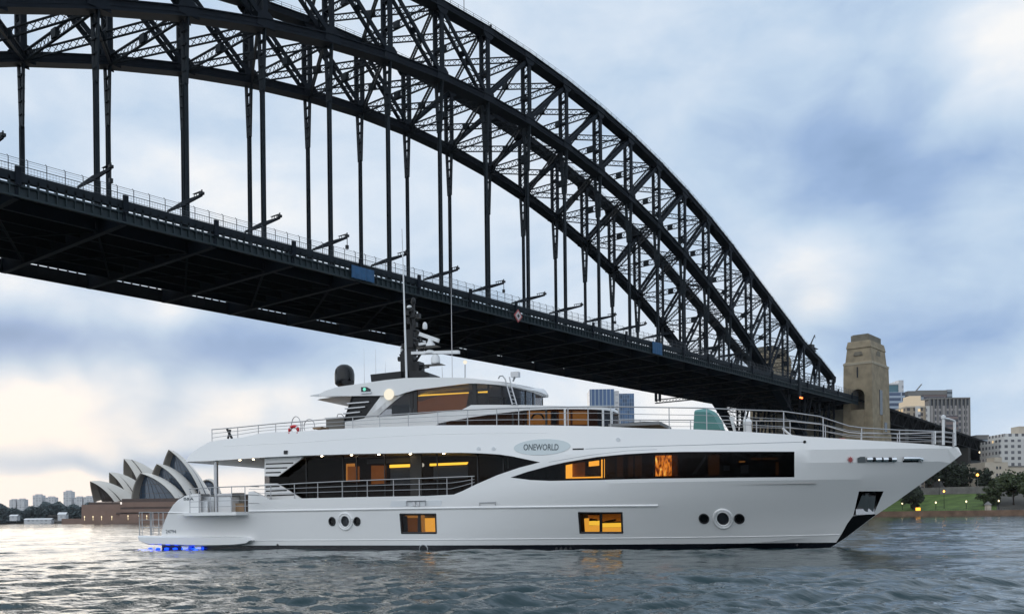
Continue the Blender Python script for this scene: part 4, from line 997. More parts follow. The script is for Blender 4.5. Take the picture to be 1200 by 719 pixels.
ss = np.linspace(bx[0], bx[1], 16)
mb.grid([[(s, -(hb(s, 3.5) - 1.35), zz[0]) for s in ss], [(s, -(hb(s, 3.5) - 1.35), zz[1]) for s in ss]]); mb.grid([[(s, -(hb(s, 3.5) - .14), zz[0]) for s in ss], [(s, -(hb(s, 3.5) - 1.35), zz[0]) for s in ss]]); mb.grid([[(s, -(hb(s, 3.5) - .14), zz[1]) for s in ss], [(s, -(hb(s, 3.5) - 1.35), zz[1]) for s in ss]])
mb.grid([[(s, (hb(s, 3.5) - .9), zz[0]) for s in ss], [(s, (hb(s, 3.5) - .9), zz[1]) for s in ss]])
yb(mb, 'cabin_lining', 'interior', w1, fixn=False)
def lit(poly, off, m, parent, name='lit_panel'): return panel_s(name, [hsz(*p, off) for p in poly], off, .03, m, parent, step=.6)
for px in (626, 641.5, 661, 707, 722, 743, 765, 798, 828, 862, 893):                      # pane joints and uprights behind the glass
    yt = interp(px, [(598, 558), (645, 545), (700, 535), (767, 530), (931, 529)]); ybm = interp(px, [(598, 559), (622, 561.8), (700, 561.8), (931, 558.6)])
    lit([(px - .8, yt + .5), (px + .8, yt + .5), (px + .8, ybm - .5), (px - .8, ybm - .5)], -.1, 'rubber', w1, 'mullion')
lit([(663, 544.6), (670.5, 543.2), (670.5, 560), (663, 560.3)], -.6, 'amber_hot', w1); lit([(670.5, 558.6), (704, 557.8), (704, 559.4), (670.5, 560.1)], -.62, 'amber_hot', w1)
lit([(704.5, 538.0), (708.5, 537.4), (708.5, 559.4), (704.5, 559.6)], -.6, 'amber_hot', w1); lit([(690, 540.6), (702, 539), (702, 545), (690, 546.2)], -.64, 'amber_hot', w1)
lit([(670.8, 543), (685.5, 540.8), (685.5, 558.4), (670.8, 558.6)], -.8, 'wood_glow', w1); lit([(686.5, 541), (704, 538.5), (704, 557.6), (686.5, 558.2)], -1.1, 'interior', w1)
mfire = mat('fire_glass', (.2, .08, .02), .3); t_ = mfire.node_tree; tcn = t_.nodes.new('ShaderNodeTexCoord'); mp = t_.nodes.new('ShaderNodeMapping'); mp.inputs['Scale'].default_value = (4.2, 4.2, 1.3); t_.links.new(tcn.outputs['Object'], mp.inputs[0]); nz = t_.nodes.new('ShaderNodeTexNoise'); nz.inputs['Scale'].default_value = 2.2; nz.inputs['Detail'].default_value = 5; nz.inputs['Distortion'].default_value = .6; t_.links.new(mp.outputs[0], nz.inputs['Vector'])
rmp = t_.nodes.new('ShaderNodeValToRGB'); rmp.color_ramp.elements[0].position = .42; rmp.color_ramp.elements[0].color = (.12, .02, .002, 1); rmp.color_ramp.elements[1].position = .72; rmp.color_ramp.elements[1].color = (1, .62, .12, 1); em_ = rmp.color_ramp.elements.new(.58); em_.color = (.8, .22, .02, 1)
t_.links.new(nz.outputs['Fac'], rmp.inputs[0]); t_.links.new(rmp.outputs[0], t_.nodes['Principled BSDF'].inputs['Emission Color']); t_.nodes['Principled BSDF'].inputs['Emission Strength'].default_value = 5.
lit([(768, 533.5), (787, 533), (787, 557), (768, 557.5)], -.55, 'fire_glass', w1, 'lit_screen'); lit([(736, 534), (752, 533.3), (752, 557.5), (736, 558)], -.8, 'wood_glow_dim', w1, 'wood_panel'); lit([(723, 535), (730, 534.5), (730, 558), (723, 558)], -.9, 'wood_glow_dim', w1, 'wood_panel')
lit([(788, 533), (794, 533), (794, 557), (788, 557)], -.85, 'wood_glow_dim', w1, 'wood_panel'); lit([(830, 533), (843, 532.6), (843, 556), (830, 556.5)], -1.0, 'wood_glow_dim', w1, 'wood_panel'); lit([(827, 533), (830, 533), (816, 554), (811, 555)], -.9, 'blind', w1, 'curtain')
lit([(866, 540), (873, 539.8), (873, 541), (866, 541.2)], -.9, 'amber_dim', w1); lit([(880, 536), (912, 535.5), (912, 538), (880, 538.5)], -1.1, 'wood_glow_dim', w1, 'wood_panel'); lit([(909, 541), (912.5, 541), (912.5, 556), (909, 556)], -1.1, 'wood_glow_dim', w1, 'wood_panel')
lit([(848, 545), (855, 545), (855, 551), (848, 551)], -1.0, 'blind', w1, 'cushion'); lit([(868, 545), (877, 544), (877, 554), (868, 554)], -1.0, 'blind', w1, 'cushion')
def cabin(poly, y0):
    g = hullwin(poly, 'clear_tint'); q = grow(poly, .55, .35)
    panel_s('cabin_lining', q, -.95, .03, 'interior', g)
    return g
w2 = cabin(W2, 0); w3 = cabin(W3, 0)
for w_, x0, x1, y0, y1, mx in ((w2, 469.5, 511, 602, 624, 491.3), (w3, 678.5, 729, 600, 623.5, 704.2)):
    lit([(mx - 1.6, y0 - .4), (mx + 1.6, y0 - .4), (mx + 1.6, y1 + .4), (mx - 1.6, y1 + .4)], -.04, 'rubber', w_, 'mullion')
    for a, b in (((x0 - .6, y0), (x1 + .2, y0)), ((x0 + 1.2, y1), (x1 + .6, y1)), ((x0 - .4, y0 - .3), (x0 + 1.6, y1 + .6)), ((x1 - .4, y0 - .6), (x1 + .4, y1 + .2))):
        mbf = MB(); mbf.tube([hp(*a, -.02), hp(*b, -.02)], .05, 6); yb(mbf, 'frame', 'rubber', w_)
lit([(471, 604), (477, 604), (478, 623), (473, 623)], -.4, 'interior_light', w2, 'curtain'); lit([(477.5, 607), (489, 607), (489, 622.6), (478, 622.6)], -.75, 'wood_glow', w2, 'wood_panel'); lit([(474.5, 603.5), (489.5, 603.5), (489.5, 606.5), (475, 606.5)], -.78, 'amber_dim', w2)
lit([(493, 603), (497.5, 603), (498, 623), (494, 623)], -.4, 'amber_dim', w2, 'curtain'); lit([(497.5, 606.6), (510, 606.4), (510.5, 622.6), (498.5, 622.6)], -.6, 'amber', w2); lit([(493, 602.6), (510, 602.4), (510, 606), (494, 606.2)], -.7, 'blind', w2, 'blind')  # this curtain glows amber in place of cabin lamplight
lit([(684.5, 607), (690, 606.6), (690, 622.4), (685.5, 622.4)], -.5, 'amber', w3); lit([(690, 610), (703, 609.5), (703, 615), (690, 615)], -.6, 'amber_strip', w3); lit([(690, 615.4), (703, 615), (703, 622.4), (690, 622.4)], -.62, 'amber', w3, 'bed_cover_glow'); lit([(689, 603), (703, 603), (703, 609), (690, 609)], -.85, 'wood_glow', w3, 'wood_panel'); lit([(691, 606.5), (700, 608), (700, 610), (691, 609)], -.55, 'interior', w3, 'pillow')  # bed covers glow amber in place of lamplight falling on them
lit([(706, 612.6), (728.3, 612), (728.6, 617), (706, 617.4)], -.6, 'amber_strip', w3); lit([(706, 617.6), (728.5, 617.2), (728.7, 622.4), (706, 622.6)], -.62, 'amber', w3, 'bed_cover_glow'); lit([(706, 602), (728, 601.6), (728, 610), (706, 610.4)], -.85, 'wood_glow', w3, 'wood_panel'); lit([(708, 610), (722, 607.5), (722, 609.5), (712, 611.5)], -.55, 'interior', w3, 'pillow')
for (px, py, rx, ry, kd), pl in zip(PORT, port_poly):
    g = panel_s('porthole', pl, -.05, .02, 'black_gloss' if kd == 'p' else 'clear_tint', yacht, sides=(1, -1), step=.15, edge=.2)
    c = hp(px, py)
    for sd in (1, -1):
        mb = MB(); mb.tube([(s, -sd * (hb(s, z) + .012), z) for s, z in pl], .035 if kd == 'p' else .05, 7, True)
        yb(mb, 'frame', 'rubber' if kd == 'p' else 'gelcoat', g, smooth=40)
    if kd == 'b':
        panel_s('cabin_lining', grow(pl, .3, .3), -.22, .02, 'white_plain', g, step=.2)
        big = ell(px, py, rx + 2.4, ry + 2.2); mb = MB(); mb.tube([(s, -(hb(s, z) + .0), z) for s, z in big], .07, 8, True); yb(mb, 'rim', 'gelcoat', g, smooth=40)
# anchor pocket, stem guard and anchor
pb = MB(); L0 = [(s, z) for s, z in dens(pocket, .3)]; pb.grid([[(s, -(hb(s, z) - .02), z) for s, z in L0], [(s, -max(.06, hb(s, z) - .5), z) for s, z in L0]], close=True)
c0 = [(s, -max(.06, hb(s, z) - .5), z) for s, z in L0]; pb.add(c0, [tuple(range(len(c0)))]); pk = yb(pb, 'anchor_pocket', 'black_gloss', fixn=False)
mb = MB(); a, b = hsz(1011, 583, -.2), hsz(1022, 598, -.2)
for px in (1013, 1019.5): 
    p, q = hp(px + 2, 580, -.18), hp(px - 2.5, 597, -.18); mb.bar(p, q, .34, .12, (0, 1, 0), .5)
p, q = hp(1002, 599.5, -.12), hp(1023.5, 598.6, -.12); mb.bar(p, q, .22, .26); p, q = hp(1016, 578, -.1), hp(1014, 598, -.1); mb.bar(p, q, .14, .14, (0, 1, 0)); yb(mb, 'anchor', 'stainless', pk)
gp = [hsz(*p) for p in ((999.5, 604.2), (1023.5, 601.5))] + [(S_(z) - .02, z) for z in np.linspace(hsz(1023.5, 601.5)[1] - .05, zboot, 10)] + H([(978, 638), (987, 624), (993, 613)])
panel_s('stem_guard', gp, .012, .05, 'black_gloss', hull, sides=(1, -1), step=.3)
# decks, transom, soffit
def plate(name, s0, s1, zf, m, bf=None, th=.1, inset=.06, n=40, parent=None, zoff=0.):
    mb = MB(); ss = np.linspace(s0, s1, n); bf = bf or (lambda s, z: hb(s, z))
    rows = [[(s, sd * max(.02, bf(s, zf(s)) - inset), zf(s) + zoff - dz) for s in ss] for sd, dz in ((1, 0), (-1, 0), (-1, th), (1, th))]
    mb.grid(rows + [rows[0]]); 
    for e in (0, -1): mb.add([r[e] for r in rows], [(0, 1, 2, 3)])
    return yb(mb, name, m, parent)
zl = lambda pts: (lambda P: (lambda s: interp(s, P)))(sorted(pts))
zsheer = zl(H(sheerT)); zsof = zl(H(top_edge))
s_aft = hsz(217, 540.6)[0]; s_bow = S_(ZT) - .25
plate('upper_deck', hsz(250, 517)[0], s_bow, lambda s: zsheer(s) - .28, 'teak', inset=.13)
plate('soffit', s_aft + .15, hsz(633, 541)[0], lambda s: zsof(s) + .1, 'gelcoat_soft', inset=.10)
zmain = hsz(262, 599.6)[1]
plate('main_deck', ST_S + .5, hsz(640, 541)[0], lambda s: zmain, 'teak', inset=.13)
mb = MB(); ol = H([(217, 540.6)] + sheerT[:4]); mb.grid([[(s, sd * (hb(s, z) - .02), z) for s, z in ol] for sd in np.linspace(-1, 1, 13)]); mb.grid([[(s + .12, sd * (hb(s, z) - .02), z - .05) for s, z in ol] for sd in np.linspace(-1, 1, 13)][::-1]); yb(mb, 'overhang_end', 'gelcoat', smooth=30, fixn=False)
mb = MB(); ol = H(wing[:8]); ol = [(s + .35, z) for s, z in ol]; mb.grid([[(s, sd * 3.9, z) for s, z in ol] for sd in np.linspace(-1, 1, 13)]); yb(mb, 'transom', 'gelcoat', smooth=30)
mb = MB(); mb.box(ST_S + .06, ST_S + .2, -3.72, 3.72, -.5, hsz(189, 627)[1]); yb(mb, 'transom_lower', 'boot')
# side-deck bulwark cap and saloon
s_sal0 = ysz(310, 560, 2.95)[0]; s_sal1 = hsz(640, 541)[0] + .4; zceil = lambda s: zsof(s) + .09
mb = MB(); ss = np.linspace(s_sal0, s_sal1, 24)
for sd in (1, -1): mb.grid([[(s, sd * 2.95, zmain) for s in ss], [(s, sd * 2.95, zceil(s)) for s in ss]])
sal = yb(mb, 'saloon_window', 'tint_glass', fixn=False)
mb = MB(); mb.grid([[(s_sal0, y, zmain), (s_sal0, y, zceil(s_sal0))] for y in (-2.95, 2.95)]); yb(mb, 'aft_door_glass', 'tint_glass')
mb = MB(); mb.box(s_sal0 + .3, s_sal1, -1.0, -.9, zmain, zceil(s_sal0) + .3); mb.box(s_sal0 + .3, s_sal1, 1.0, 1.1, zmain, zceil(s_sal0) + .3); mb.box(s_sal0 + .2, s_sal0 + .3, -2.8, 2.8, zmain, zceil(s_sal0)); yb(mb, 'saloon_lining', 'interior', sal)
for px in (359, 402, 418, 451, 487, 512.5, 560, 590):
    s = ysz(px, 555, 2.97)[0]; mb = MB(); mb.box(s - .03, s + .03, -2.99, -2.93, zmain, zceil(s)); yb(mb, 'mullion', 'rubber', sal)
s = ysz(487.5, 555, 2.98)[0]; mb = MB(); mb.box(s - .32, s + .32, -3.0, -2.9, zmain, zceil(s)); yb(mb, 'pillar', 'pier_stone', sal)
def flat(name, pts, t, m, parent=None, th=.04):
    mb = MB(); P = [yp(*p, t) for p in pts]; mb.prism(P, (0, th, 0)); return yb(mb, name, m, parent)
flat('lit_panel', [(456.5, 544.2), (482.5, 543.2), (482.5, 546.6), (456.5, 547.7)], 2.55, 'amber_strip', sal); flat('blind', [(457.5, 548), (482, 547.2), (482, 566), (457.5, 567)], 2.5, 'blind', sal)
flat('lit_panel', [(503.5, 542.8), (548.5, 540.9), (547, 543.8), (503.5, 545.6)], 2.55, 'amber_strip', sal); flat('blind', [(508, 546.5), (548, 545), (548, 560), (508, 562)], 2.5, 'blind', sal)
flat('lit_panel', [(406.5, 543), (415.5, 542.5), (415.5, 546), (406.5, 546)], 2.4, 'amber_dim', sal); flat('wood_panel', [(406.5, 546), (421, 546), (421, 564), (406.5, 564)], 2.35, 'wood_glow', sal); flat('lit_panel', [(405.6, 543), (406.8, 543), (406.8, 563), (405.6, 563)], 2.45, 'amber_dim', sal)
flat('wood_panel', [(435, 545), (452, 545), (452, 566), (435, 567)], 1.8, 'wood_glow', sal); flat('wood_panel', [(595, 535.5), (603, 536.5), (603, 547.5), (595, 548.3)], 2.6, 'wood_glow', sal); flat('blind', [(594.6, 535.4), (596, 535.4), (596, 548.3), (594.6, 548.3)], 2.65, 'interior_light', sal)
mb = MB(); c = yp(495, 544.4, 2.6); mb.lathe(c, [(.02, -.1), (.09, -.05), (.09, .05), (.02, .1)], 10); yb(mb, 'globe_lamp', 'lamp_white', sal)
flat('ceiling_reflection_panel', [(430, 537.5), (494, 535.2), (494, 541), (430, 543)], 2.0, 'blind', sal)
# fashion plates with louvre slots at the after end of the saloon
def fplate(pts, slots):
    o = flat('fashion_plate', pts, 3.42, 'gelcoat', None, .1)
    for a, b in slots: flat('louvre_slot', [(a[0], a[1] - .75), (b[0], b[1] - .75), (b[0], b[1] + .75), (a[0], a[1] + .75)], 3.435, 'black_gloss', o, .03)
fplate([(310, 536), (356, 534), (353, 537.5), (326, 557.5), (310, 557.5)], [((311.3, 543.3), (343.5, 542)), ((311.3, 548.3), (336.5, 547.6)), ((311.3, 553.4), (329, 553))])
fplate([(310, 566.2), (325, 566), (353, 583.5), (318, 585.6), (310, 581)], [((311.3, 570), (327.5, 569.2)), ((311.3, 575), (336, 574)), ((313, 580.2), (345, 579.2))])
# downlights let into the soffit
for px in (281, 297, 318, 346, 377, 412, 444, 481, 520):
    s = ysz(px, interp(px, [(217, 541), (310, 537), (354, 536), (417, 533.5), (541, 532)]), 3.25)[0]; z = zsof(s)
    mb = MB(); mb.lathe((s, -3.25, z - .022), [(.0, .0), (.055, .002), (.06, .02), (0, .021)], 12); yb(mb, 'downlight', 'downlight')
# cockpit fittings
mb = MB(); p, q = yp(253, 543, 3.3), yp(253, 579, 3.3); mb.tube([(p.x, p.y, zmain), (p.x, p.y, zsof(p.x) + .06)], .12, 12); yb(mb, 'cockpit_pillar', 'stainless', smooth=40)
mb = MB(); mb.tube([(p.x, -p.y, zmain), (p.x, -p.y, zsof(p.x) + .06)], .12, 12); yb(mb, 'cockpit_pillar', 'stainless', smooth=40)
def ybox(name, x0, x1, y0, y1, t0, t1, m, parent=None):
    a = yp(x0, y1, t1); b = yp(x1, y0, t1); mb = MB(); mb.box(a.x, b.x, -t1, -t0, max(zmain, a.z), b.z); return yb(mb, name, m, parent)
ybox('locker', 235, 270.5, 581, 601, 2.2, 3.3, 'gelcoat_soft'); ybox('locker_top', 253, 271, 577.5, 581, 2.1, 3.35, 'stainless'); ybox('seat_base', 271, 292, 589, 601, 1.6, 2.9, 'teak'); ybox('seat_back', 271, 281.5, 577, 590, 1.2, 1.6, 'interior_light'); ybox('cushion', 281, 291, 578.5, 589, 1.6, 2.6, 'interior_light'); ybox('cockpit_door', 286, 291.4, 579, 599, 2.95, 3.05, 'interior')
ybox('side_gate', 233.5, 243, 586, 600, 3.62, 3.7, 'gelcoat_soft')
# boarding balcony folded down on the side, with its rail
sa, sb_ = hsz(231, 602)[0], hsz(291.3, 602)[0]; zb_ = hsz(262, 600.0)[1]
mb = MB(); mb.box(sa, sb_, -5.05, -3.98, zb_ - .16, zb_); mb.box(sa - .9, sa, -4.5, -3.98, zb_ - .1, zb_ - .02); bal = yb(mb, 'balcony', 'gelcoat')
mb = MB(); mb.box(sa + .05, sb_ - .05, -5.0, -4.02, zb_ + .004, zb_ + .02); yb(mb, 'balcony_decking', 'gelcoat_soft', bal)
# swim platform and its fairing along the hull
fp = [ysz(*p, 4.25) for p in ((160.8, 627), (281, 628.3), (290, 630), (293.5, 632.6), (289, 636.6), (274, 639), (240, 640), (173, 637.8), (162, 632.8))]
mb = MB(); 
for sd in (1, -1):
    for (ta, k) in ((3.6, 1.0),):
        A0 = [(s, -sd * 3.6, z) for s, z in fp]; cxm = sum(p[0] for p in fp) / len(fp); czm = sum(p[1] for p in fp) / len(fp)
        B0 = [(s, -sd * 4.17, z) for s, z in fp]; C0 = [(cxm + (s - cxm) * .985, -sd * 4.27, czm + (z - czm) * .72) for s, z in fp]
        mb = MB(); mb.grid([A0, B0, C0], close=True); mb.add(C0, [tuple(range(len(C0)))]); yb(mb, 'platform_fairing', 'gelcoat', smooth=35)
zpt = fp[0][1]; mb = MB(); mb.box(.06, ST_S + .6, -3.62, 3.62, zpt - .42, zpt - .01); yb(mb, 'swim_platform', 'gelcoat'); 
strip('fairing_line', [(163, 632.4), (200, 633.6), (250, 633.9), (285, 633.4)], .012, 'seam', .27)
for px in (216, 231):
    c = ysz(px, 640, 4.1); mb = MB(); mb.prism([(c[0] - .28, -4.1, c[1] + .1), (c[0] + .34, -4.1, c[1] + .1), (c[0] + .2, -4.1, c[1] - .16), (c[0] - .02, -4.1, c[1] - .2)], (0, .5, 0)); yb(mb, 'bracket', 'gelcoat')
for px in (177, 186, 196, 206, 216, 227, 237):
    c = ysz(px, 645, 3.9); mb = MB(); mb.lathe((c[0], -3.95, .13), [(0, -.05), (.12, -.04), (.12, .03), (0, .05)], 14); uo = yb(mb, 'underwater_light', 'blue_glow')
    bl = bpy.data.lights.new('underwater_glow', 'SPOT'); bl.energy = 220; bl.color = (.002, .06, 1); bl.spot_size = math.radians(150); bl.spot_blend = .6; bl.shadow_soft_size = .15
    bo = bpy.data.objects.new('underwater_glow', bl); COL.objects.link(bo); bo.parent = uo; bo.location = (c[0], -4.5, .24)
# writing ------------------------------------------------------------
def text_mesh(txt, bold=.0):
    cu = bpy.data.curves.new('t', 'FONT'); cu.body = txt; cu.size = 1; cu.offset = bold; cu.resolution_u = 3
    o = bpy.data.objects.new('t', cu); COL.objects.link(o); bpy.context.view_layer.update(); me = o.evaluated_get(bpy.context.evaluated_depsgraph_get()).to_mesh()
    vs = [tuple(v.co) for v in me.vertices]; fs = [tuple(p.vertices) for p in me.polygons]; bpy.data.objects.remove(o); bpy.data.curves.remove(cu)
    return vs, fs
def writing(name, txt, x0, y0, x1, y1, m, off=.03, bold=.01, parent=None, sides=(1,)):
    vs, fs = text_mesh(txt, bold); xs = [v[0] for v in vs]; ys = [v[1] for v in vs]; (sa, za), (sb, zb) = hsz(x0, y1), hsz(x1, y0); mb = MB(); zd = hsz(x1, y1)[1] - za
    P = []
    for v in vs:
        a = (v[0] - min(xs)) / (max(xs) - min(xs)); b = (v[1] - min(ys)) / (max(ys) - min(ys)); s = lerp(sa, sb, a); z = lerp(za, zb - zd, b) + zd * a; P.append((s, -(hb(s, z) + off), z))
    mb.add(P, fs); return yb(mb, name, m, parent, fixn=False)
el_ = ell(635, 523.4, 33.5, 9.3, 40); np_ = panel_s('name_plate', el_, .018, .03, 'plate_silver', yacht, sides=(1, -1), step=.3)
writing('name_lettering', 'ONEWORLD', 613.5, 519.8, 655, 527.2, 'letter', .03, .012, np_)
writing('registration_lettering', '24794', 194.5, 620.2, 206.3, 624.3, 'letter', .015, .0, hull)
writing('stern_lettering', 'B&A', 215.5, 582.3, 227, 585.8, 'letter', .015, .01, hull)
mk = panel_s('maker_badge', H([(1004.8, 536.4), (1008, 534.8), (1014, 534.7), (1014.6, 541.6), (1005, 541.8)]), .03, .05, 'stainless', yacht, step=.2)
for x0, x1, m_ in ((1015.5, 1022, 'badge_bright'), (1025.6, 1032.6, 'badge_bright'), (1034.6, 1040.4, 'badge_bright'), (1044.5, 1050, 'badge_bright'), (1022.4, 1025.2, 'black_gloss'), (1032.8, 1034.4, 'black_gloss'), (1040.8, 1044.3, 'black_gloss')):
    mb = MB(); P = [hp(x0, 538.1, .03), hp(x1, 537.9, .03)]; rr_ = .105; mb.tube(P, rr_, 14); yb(mb, 'badge_letter', 'chrome' if m_ == 'badge_bright' else m_, mk, smooth=40)
mb = MB(); mb.tube([hp(1058.5, 536.8, .03), hp(1077, 536.6, .03), hp(1080.6, 537.8, .03), hp(1079.5, 540, .03)], .09, 14); yb(mb, 'badge_bar', 'chrome', mk, smooth=40); panel_s('badge_shadow_bar', H([(1058, 539.2), (1076.5, 538.8), (1076.5, 541), (1058, 541.2)]), .03, .05, 'black_gloss', mk, step=.2)
panel_s('badge_emblem', [hsz(996.6 + r * math.cos(a) * .9, 538.2 - r * math.sin(a)) for a, r in ((i * math.pi / 8, 4.2 if i % 2 == 0 else 2.2) for i in range(16))], .03, .04, 'sign_red', mk, step=.2)

# ---- superstructure above the upper deck
SF2 = ysz(719.5, 490, .6)[0]; SA2 = ysz(590, 490, 3.0)[0]; SF3 = ysz(627, 466, .6)[0]; SA3 = ysz(540, 466, 3.0)[0]
def wf(W0, sa, sf, n=2.5): return lambda s: W0 if s <= sa else W0 * max(0., 1 - min(1., (s - sa) / (sf - sa)) ** n) ** (1 / n)
w2f = wf(3.0, SA2, SF2); w3f = wf(3.0, SA3, SF3); wrf = wf(3.12, SA3, SF3 + .28)
def szw(px, py, w, off=0.):
    t = 3.
    for _ in range(12):
        s, z = ysz(px, py, t + off); t = w(s)
    return s, z
def zpts(pts, w): return zl([szw(*p, w) for p in pts])
def path(w, s0, s1, sa):
    """stations from the after end round the front, starboard side, crowded where the front turns"""
    a = list(np.linspace(s0, max(s0, sa), 26)) if s0 < sa else [s0]
    return a + [sa + (s1 - sa) * math.sin(math.pi / 2 * i / 22) ** .75 for i in range(1, 23)] if s1 > sa else list(np.linspace(s0, s1, 30))
def band(name, s0, s1, sa, w, zlo, zhi, m, off=0., th=.06, parent=None, smooth=30, extra=()):
    ss = sorted(set([round(x, 4) for x in path(w, s0, s1, sa)] + [round(x, 4) for x in extra])); mb = MB(); wrap = abs(w(s1)) < .05
    P = [(s, w(s) + off) for s in ss]; 
    outl = [(s, -t) for s, t in P] + ([(s, t) for s, t in P[::-1]] if wrap else [])
    def strip_(o):
        def nr(L):
            lo_ = [(s, y, zlo(s)) for s, y in L]; hi_ = [(s, y, max(zhi(s), zlo(s) + .002)) for s, y in L]; return lo_, hi_
        lo_, hi_ = nr(o); inn = [(s - (th if s > sa and wrap else 0), y - math.copysign(min(th, abs(y)), y), z) for s, y, z in lo_]; inh = [(s - (th if s > sa and wrap else 0), y - math.copysign(min(th, abs(y)), y), z) for s, y, z in hi_]
        mb.grid([lo_, hi_, inh, inn, lo_])
        for e in (0, -1): mb.add([lo_[e], hi_[e], inh[e], inn[e]], [(0, 1, 2, 3)])
    strip_(outl)
    if not wrap: strip_([(s, t) for s, t in P])
    return yb(mb, name, m, parent, smooth=smooth)
X2 = lambda px: szw(px, 485, w2f)[0]
zdk = lambda s: zsheer(s) - .27
z2 = zpts([(403, 494.5), (427, 489.6), (440.6, 471), (440.9, 488.6), (500, 484.4), (541, 479.9), (552, 474.2), (575, 473.9), (640, 474.8), (670, 475.8)], w2f)
zB = zpts([(505, 497.2), (547, 489.4), (578.5, 484.6), (617, 480.4), (650, 479), (668, 479)], w2f)
sB = szw(506, 497, w2f)[0]
zBm = lambda s: zdk(s) if s < sB else max(zdk(s), zB(s))
s2a = szw(404, 494.5, w2f)[0]
coam = band('deckhouse_side', s2a, SF2, SA2, w2f, zBm, z2, 'gelcoat', extra=[szw(p, 480, w2f)[0] for p in (427, 440.6, 440.9, 505, 541, 552)])
gB = band('deckhouse_window', sB + .05, SF2 - .02, SA2, lambda s: max(0, w2f(s) - .05), zdk, zBm, 'tint_glass', th=.02)
for px in (547, 601, 640, 662, 690, 706):
    s = szw(px, 490, w2f)[0] if px < 680 else lerp(SA2, SF2, .93 if px == 690 else .985); t = w2f(s); mb = MB(); mb.bar((s, -(t - .03), zdk(s)), (s, -(t - .03), zBm(s)), .09, .09, (1, 0, 0)); yb(mb, 'mullion', 'rubber' if px < 650 else 'gelcoat_soft', gB)
mb = MB(); ss = path(w2f, szw(545, 475, w2f)[0], SF2 - .01, SA2); 
mb.grid([[(s, sd * (w2f(s)) * 1., z2(s) + .0 + .07 * (1 - sd * sd)) for s in ss] for sd in np.linspace(-1, 1, 9)]); yb(mb, 'deckhouse_roof', 'gelcoat', smooth=30)
mb = MB(); s0, s1 = szw(600, 490, w2f)[0], SF2 - 1.2; mb.box(s0, s1, -.8, -.7, zdk(s0), z2(s0) - .1); mb.box(s0, s1, .7, .8, zdk(s0), z2(s0) - .1); mb.box(sB, s0, -1.2, -1.1, zdk(s0), z2(s0) - .25); yb(mb, 'deckhouse_lining', 'wood_glow_dim', gB)
for x0, x1, m_ in ((618, 645, 'lit_panel'), (655, 668, 'lit_panel'), (671, 688, 'lit_panel'), (646, 652, 'doorway')):
    flat(m_, [(x0, 481.5), (x1, 481.5), (x1, 497), (x0, 497)], 1.3, 'amber_dim' if m_ == 'lit_panel' else 'black_gloss', gB)
mb = MB(); c = yp(630, 489, 1.5); mb.tube([(c.x + .32 * math.cos(a), c.y, c.z - .1 + .3 * math.sin(a)) for a in np.linspace(0, math.pi, 12)], .05, 6); yb(mb, 'armchair_back', 'rubber', gB)
# upper house: glass, roof
zAlo = lambda s: z2(s)
zA = zpts([(440.9, 488.6), (452, 478.4), (463.5, 468.4), (475, 460.2), (488.5, 456.6), (500, 455.4), (521.7, 452.7), (550, 449.4), (575, 449.0)], w3f)
sA0 = szw(441.2, 488.4, w2f)[0]
def _dr(s): return max(0., min(1., (s - SA3) / (SF3 - SA3))) ** 2.2
_zA0 = zA
def zA(s): return _zA0(s) - .31 * _dr(s)
gA = band('wheelhouse_window', sA0 + .05, SF3 - .02, SA3, lambda s: max(0, w3f(s) - .05), z2, zA, 'clear_tint', th=.02, extra=[szw(p, 465, w3f)[0] for p in (452, 463.5, 475, 488.5)])
zR = zpts([(363.4, 463.0), (372, 459.6), (380, 456.9), (396.7, 452.8), (421.8, 449.4), (448.5, 445.3), (475, 442.6), (505, 441.9), (540, 442.2), (556, 443), (570, 443.6)], wrf)
zRl = zpts([(363.4, 463.9), (400, 463.8), (446, 463.3), (466, 463.0), (475, 459.8), (488.5, 456.2), (500, 455.0), (521.7, 452.3), (550, 448.8), (575, 448.5)], wrf)
sR0 = szw(363.6, 463.5, wrf)[0]
_zR0, _zRl0 = zR, zRl
def zR(s): return _zR0(s) - .40 * _dr(s)
def zRl(s): return _zRl0(s) - .27 * _dr(s)
def wr2(s): return wrf(s) * min(1., .80 + .2 * min(1, (s - sR0) / 1.6) ** .5)
band('roof_side', sA0, SF3 + .02, SA3, w3f, zA, lambda s: min(zA(s) + .34, zR(s) - .02), 'gelcoat', extra=[szw(p, 465, w3f)[0] for p in (446, 452, 458, 463.5, 469, 475, 488.5)])
fas = band('roof_fascia', sR0, SF3 + .28, SA3, wr2, zRl, zR, 'gelcoat', th=.1, smooth=32, extra=[szw(p, 460, wrf)[0] for p in (372, 380, 397, 422, 466, 475, 488.5, 500)])
mb = MB(); ss = path(wrf, sR0, SF3 + .28, SA3); mb.grid([[(s, sd * wr2(s), zR(s) + .16 * (1 - sd * sd)) for s in ss] for sd in np.linspace(-1, 1, 11)]); yb(mb, 'roof', 'gelcoat', smooth=35)
mb = MB(); ss = path(wrf, sR0, SF3 + .2, SA3); mb.grid([[(s, sd * (wr2(s) - .05), min(zRl(s), zRl(sR0 + 3.)) + .03) if s < szw(470, 463, wrf)[0] else (s, sd * (wr2(s) - .05), zRl(s) + .03) for s in ss] for sd in np.linspace(-1, 1, 7)]); yb(mb, 'roof_soffit', 'gelcoat_soft')
